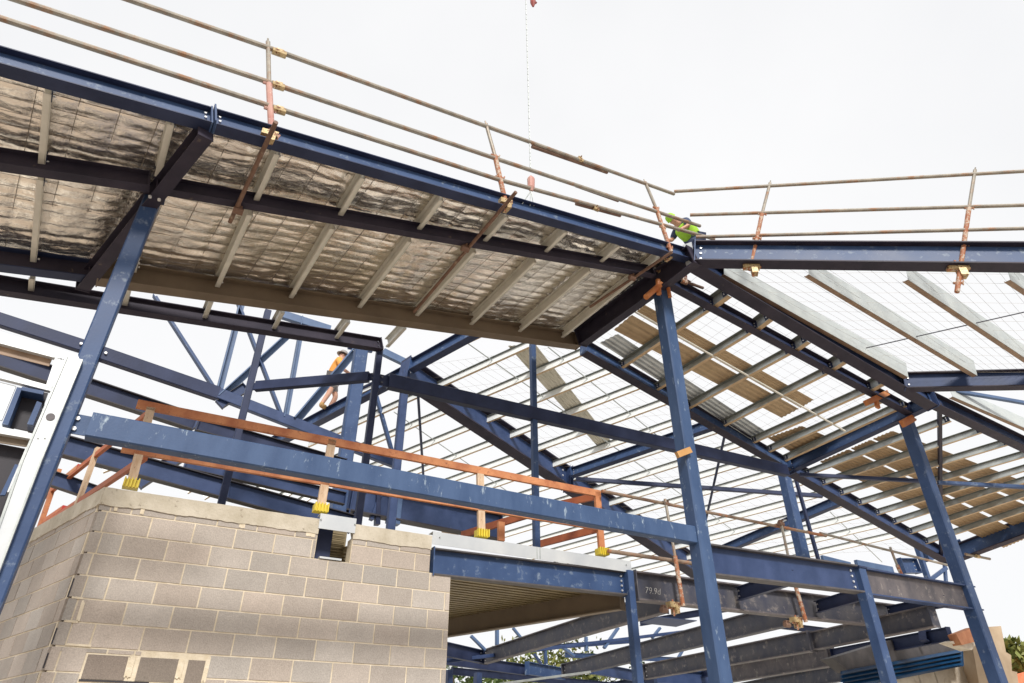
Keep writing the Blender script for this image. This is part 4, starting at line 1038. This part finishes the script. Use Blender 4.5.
# ------------------------------------------------------------------ people (skinned skeletons)
def figure(name, joints, edges, radii, mat, parent, org, sub=2):
    me = bpy.data.meshes.new(name); me.from_pydata([tuple(j) for j in joints], edges, []); me.update()
    o = bpy.data.objects.new(name, me); COL.objects.link(o); me.materials.append(mat)
    md = o.modifiers.new('skin', 'SKIN'); md.use_smooth_shade = True
    sk = me.skin_vertices[0].data
    for i, r in enumerate(radii): sk[i].radius = (r * 1.22, r * 1.22)
    sk[0].use_root = True
    s = o.modifiers.new('sub', 'SUBSURF'); s.levels = sub; s.render_levels = sub
    if parent is not None: o.parent = parent
    return o
def person(label, base, heading, pose, shirt, short, boots, hat, hatmat, scale=1., bare_legs=True, vest=None):
    """pose: dict of joint positions (metres, x right, y forward, z up) before turning by heading"""
    root = empty('person', base, label, 'person')
    root.rotation_euler = (0, 0, heading); root.scale = (scale,) * 3
    J = pose
    names = ['pelvis', 'waist', 'chest', 'neck', 'head', 'crown', 'shL', 'elL', 'haL', 'fiL', 'shR', 'elR', 'haR', 'fiR', 'hiL', 'knL', 'anL', 'toL', 'hiR', 'knR', 'anR', 'toR']
    rad = [.125, .115, .135, .055, .085, .07, .055, .042, .032, .022, .055, .042, .032, .022, .085, .058, .042, .035, .085, .058, .042, .035]
    ix = {n: i for i, n in enumerate(names)}
    E_ = [('pelvis', 'waist'), ('waist', 'chest'), ('chest', 'neck'), ('neck', 'head'), ('head', 'crown'), ('chest', 'shL'), ('shL', 'elL'), ('elL', 'haL'), ('haL', 'fiL'), ('chest', 'shR'), ('shR', 'elR'), ('elR', 'haR'), ('haR', 'fiR'),
          ('pelvis', 'hiL'), ('hiL', 'knL'), ('knL', 'anL'), ('anL', 'toL'), ('pelvis', 'hiR'), ('hiR', 'knR'), ('knR', 'anR'), ('anR', 'toR')]
    figure('body', [J[n] for n in names], [(ix[a], ix[b]) for a, b in E_], rad, SKIN, root, base)
    # shirt over torso and upper arms
    def mixp(a, b, t): return V(J[a]).lerp(V(J[b]), t)
    js = [V(J['pelvis']) + V((0, 0, .06)) * 0 + (V(J['waist']) - V(J['pelvis'])) * .2, J['waist'], J['chest'], mixp('chest', 'neck', .6), J['shL'], mixp('shL', 'elL', .9), J['shR'], mixp('shR', 'elR', .9)]
    figure('shirt', js, [(0, 1), (1, 2), (2, 3), (2, 4), (4, 5), (2, 6), (6, 7)], [.15, .14, .165, .075, .075, .06, .075, .06], shirt, root, base)
    k = .75 if bare_legs else 2
    jl = [J['pelvis'], J['hiL'], mixp('hiL', 'knL', .8), J['hiR'], mixp('hiR', 'knR', .8)]; el = [(0, 1), (1, 2), (0, 3), (3, 4)]; rl = [.145, .105, .09, .105, .09]
    if not bare_legs:
        jl += [J['knL'], mixp('knL', 'anL', .9), J['knR'], mixp('knR', 'anR', .9)]; el += [(2, 5), (5, 6), (4, 7), (7, 8)]; rl += [.078, .062, .078, .062]
    figure('shorts' if bare_legs else 'trousers', jl, el, rl, short, root, base)
    for s in ('L', 'R'):
        figure('boot', [mixp('an' + s, 'kn' + s, .25), J['an' + s], J['to' + s]], [(0, 1), (1, 2)], [.062, .062, .05], boots, root, base)
    # hat
    mbh = MB(); c = V(J['crown']); up = (V(J['crown']) - V(J['neck'])).normalized()
    n = 14; x, y, z = frame(c, c + up, V((0, 1, 0)))
    prof = [(.17, -.03), (.11, -.015), (.105, .03), (.09, .075), (.05, .10), (.005, .105)] if hat == 'brim' else [(.125, -.03), (.115, .0), (.11, .04), (.09, .085), (.05, .115), (.005, .12)]
    for r, d in prof:
        for q in range(n): t = 2 * math.pi * q / n; mbh.v.append(c + x * d + y * (r * math.cos(t)) + z * (r * math.sin(t)))
    for i in range(len(prof) - 1):
        for q in range(n): mbh.f.append([i * n + q, i * n + (q + 1) % n, (i + 1) * n + (q + 1) % n, (i + 1) * n + q])
    h_ = mbh.build('hat' if hat == 'brim' else 'helmet', hatmat, None, org=(0, 0, 0), smooth=True); h_.parent = root; h_.location = (0, 0, 0)
    # face: eyes, nose
    hd = V(J['head']); fw = V((0, 1, 0))
    fc = MB().tube(hd + V((0, .08, .0)), hd + V((0, .115, -.01)), .018, 6, .01)
    f_ = fc.build('nose', SKIN, None, org=(0, 0, 0)); f_.parent = root; f_.location = (0, 0, 0)
    for s in (-1, 1):
        e_ = MB().tube(hd + V((s * .033, .078, .025)), hd + V((s * .033, .09, .025)), .010, 8).build('eye', HOLE, None, org=(0, 0, 0)); e_.parent = root; e_.location = (0, 0, 0)
        e_ = MB().tube(hd + V((s * .082, 0, .0)), hd + V((s * .098, -.01, .0)), .026, 8, .02).build('ear', SKIN, None, org=(0, 0, 0)); e_.parent = root; e_.location = (0, 0, 0)
    if vest:
        js = [V(J['pelvis']), V(J['waist']), J['chest'], mixp('chest', 'neck', .5)]
        figure('vest', js, [(0, 1), (1, 2), (2, 3)], [.17, .20, .215, .13], vest, root, base)
    return root
stand = dict(pelvis=(0, 0, .95), waist=(0, .02, 1.12), chest=(0, .07, 1.36), neck=(0, .12, 1.52), head=(0, .16, 1.63), crown=(0, .17, 1.72),
             shL=(-.19, .08, 1.42), elL=(-.26, .16, 1.16), haL=(-.20, .40, 1.08), fiL=(-.18, .48, 1.06), shR=(.19, .08, 1.42), elR=(.27, .14, 1.16), haR=(.24, .38, 1.04), fiR=(.23, .46, 1.02),
             hiL=(-.10, 0, .90), knL=(-.12, .16, .50), anL=(-.12, .02, .10), toL=(-.13, .17, .05), hiR=(.10, 0, .90), knR=(.11, -.02, .50), anR=(.11, -.18, .10), toR=(.12, -.03, .05))
wb_ = P(323, 411, P3)
person('person in orange shirt, shorts and brimmed hat standing on a far steel beam', PZ(327, 412, zc(wb_)), R(-70), stand, HIORG, HATM, BOOTM, 'brim', HATM, scale=1.08)
bend = dict(pelvis=(0, -.18, .80), waist=(0, -.08, .96), chest=(0, .14, 1.12), neck=(0, .28, 1.20), head=(0, .37, 1.22), crown=(0, .44, 1.27),
            shL=(-.19, .16, 1.14), elL=(-.30, .22, .88), haL=(-.22, .42, .74), fiL=(-.19, .49, .70), shR=(.19, .16, 1.14), elR=(.30, .24, .90), haR=(.22, .44, .78), fiR=(.19, .51, .74),
            hiL=(-.11, -.16, .76), knL=(-.15, .12, .46), anL=(-.13, -.12, .10), toL=(-.14, .04, .05), hiR=(.11, -.16, .76), knR=(.15, .10, .44), anR=(.13, -.14, .10), toR=(.14, .02, .05))
gb = P(694, 266, (EV[0] + az(-30) * .25, EV[1]))
person('person in lime vest and navy sleeves bending down behind the peak of the eave', gb + V((0, 0, .0)), R(115), bend, NAVYF, NAVYF, BOOTM, 'hard', HILIME, scale=.70, bare_legs=False, vest=HILIME)

# ------------------------------------------------------------------ trees glimpsed through the frame
def tree(label, x, D, h, cr, mat, seed, n=5200, lean=0, name='tree'):
    rnd = random.Random(seed); r = ray(x, 700); r.z = 0; r.normalize(); base = V((r.x * D, r.y * D, 0))
    o = empty(name, base, label, 'tree')
    t = MB(); t.tube(base, base + ZU * h * .45, .16, 8, .1)
    tips = []
    for i in range(7):
        a = rnd.random() * 6.28; p = base + ZU * h * rnd.uniform(.3, .45); q = base + V((math.cos(a) * cr * .6, math.sin(a) * cr * .6, h * rnd.uniform(.55, .85)))
        t.tube(p, q, .06, 6, .02); tips.append(q)
    t.build('trunk', BARK, o)
    lf = MB(); cl = [(base + V((rnd.uniform(-.7, .7) * cr, rnd.uniform(-.7, .7) * cr, h * rnd.uniform(.35, .92))), rnd.uniform(.25, .5) * cr) for _ in range(26)]
    for i in range(n):
        c, s = rnd.choice(cl); d = V((rnd.gauss(0, 1), rnd.gauss(0, 1), rnd.gauss(0, .8))).normalized() * (s * rnd.uniform(.5, 1.05))
        p = c + d; a = V((rnd.gauss(0, 1), rnd.gauss(0, 1), rnd.gauss(0, 1))).normalized(); b = a.cross(V((rnd.random(), rnd.random(), rnd.random()))).normalized()
        k = rnd.uniform(.07, .15); lf.poly([p, p + a * k + b * k * .5, p + a * k * 2.1, p + a * k - b * k * .5])
    lf.build('crown', mat, o)
tree('bushy green tree seen low beside the block wall edge', 462, 26, 4.7, 2.2, LEAF, 1)
tree('yellow-green tree seen low between the floor beams', 545, 30, 5.4, 2.9, LEAFY, 2)
tree('dark green tree behind the slim column foot', 620, 28, 4.3, 1.8, LEAF, 3)
tree('tall yellow-green tree showing in slots left of the peak column', 690, 34, 5.1, 2.2, LEAFY, 4)
#tree('green tree showing in the slot right of the peak column', 745, 40, 6.9, 3.2, LEAF, 5)
tree('small yellow-green tree right of the tan upstand', 1024, 24, 4.35, 1.1, LEAFY, 6)
hr = azp(60, PD(1015, 680, 22))
hs = empty('neighbour_roof', P(1010, 668, hr), 'orange-red tiled roof edge under the small tree at bottom right', 'house')
MB().prism([P(*q, hr) for q in ((1012, 675), (1040, 668), (1080, 690), (1014, 700))], V((.5, 2, 0))).build('roof', ORFEN, hs)
# braces and scaffolds far behind the floor framing
FB = azp(60, PD(600, 640, 17))
for lb, a, b, th, mt in [('pale diagonal strut far behind the first floor beams', (471, 636), (485, 650), 4, PALEB), ('pale upright strut far behind the first floor beams', (497, 630), (497, 645), 4.5, PALEB), ('pale second diagonal strut beyond the brown beam', (513, 628), (521, 638), 3.5, PALEB),
                         ('blue diagonal strut below the crossing dark beam', (534, 654), (541, 664), 3.5, MIDB), ('blue upright pair strut beside the low diagonal', (545, 650), (546, 664), 4, BLUE), ('long pale strut right of the low trees', (561, 646), (574, 656), 4, PALEB),
                         ('pale upright in the slot left of the slim column', (586, 637), (586, 651), 4, PALEB), ('pale strut rising right behind the slim column', (604, 648), (618, 628), 4, PALEB), ('pale strut below the gusset plate', (652, 638), (660, 628), 3.5, PALEB),
                         ('pale slim strut in the slot below the crossing beam', (677, 660), (684, 648), 3.5, PALEB), ('blue upright glimpsed low behind the wall edge', (449, 670), (449, 690), 8, MIDB), ('paired blue upright low beside the wall edge', (478, 673), (477, 690), 9, MIDB),
                         ('far blue tie low behind the beams', (440, 662), (730, 626), 3.5, MIDB), ('far pale rail crossing low in the trees', (500, 684), (590, 672), 2.5, GALV)]:
    beam(lb, P(*a, FB), P(*b, FB), th, mt, 'rhs', up=FB[1], wb=.7, name='brace', cat='steel brace')

# ------------------------------------------------------------------ light
SUN_AZ, SUN_EL = 165, 40
w = bpy.data.worlds.new('World'); scn.world = w; w.use_nodes = True
nt = w.node_tree; bg = nt.nodes['Background']
sky = nt.nodes.new('ShaderNodeTexSky'); sky.sky_type = 'NISHITA'; sky.sun_disc = False
sky.sun_elevation = R(SUN_EL); sky.sun_rotation = R(SUN_AZ)
sc_ = nt.nodes.new('ShaderNodeVectorMath'); sc_.operation = 'SCALE'; sc_.inputs['Scale'].default_value = .1
nt.links.new(sky.outputs[0], sc_.inputs[0])
mx = nt.nodes.new('ShaderNodeMix'); mx.data_type = 'RGBA'
tcn = nt.nodes.new('ShaderNodeTexCoord'); nn = nt.nodes.new('ShaderNodeTexNoise'); nn.inputs['Scale'].default_value = 1.6; nn.inputs['Detail'].default_value = 5
nt.links.new(tcn.outputs['Generated'], nn.inputs['Vector'])
mr = nt.nodes.new('ShaderNodeMapRange'); mr.inputs[1].default_value = .35; mr.inputs[2].default_value = .6; mr.inputs[3].default_value = .90; mr.inputs[4].default_value = .98
nt.links.new(nn.outputs[0], mr.inputs[0]); nt.links.new(mr.outputs[0], mx.inputs[0])
nt.links.new(sc_.outputs[0], mx.inputs[6]); mx.inputs[7].default_value = (.872, .872, .878, 1)
nt.links.new(mx.outputs[2], bg.inputs['Color']); bg.inputs['Strength'].default_value = 1.0
sl = bpy.data.lights.new('sun', 'SUN'); sl.energy = 3.4; sl.angle = R(11); sl.color = (1, .95, .88)
so_ = bpy.data.objects.new('sun', sl); COL.objects.link(so_)
sd = az(SUN_AZ) * math.cos(R(SUN_EL)) + ZU * math.sin(R(SUN_EL))
so_.rotation_euler = (-sd).to_track_quat('-Z', 'Y').to_euler()
scn.view_settings.view_transform = 'Standard'; scn.view_settings.look = 'None'; scn.view_settings.exposure = .20; scn.view_settings.gamma = 1
scn.cycles.max_bounces = 8; scn.cycles.diffuse_bounces = 4
clean_later()
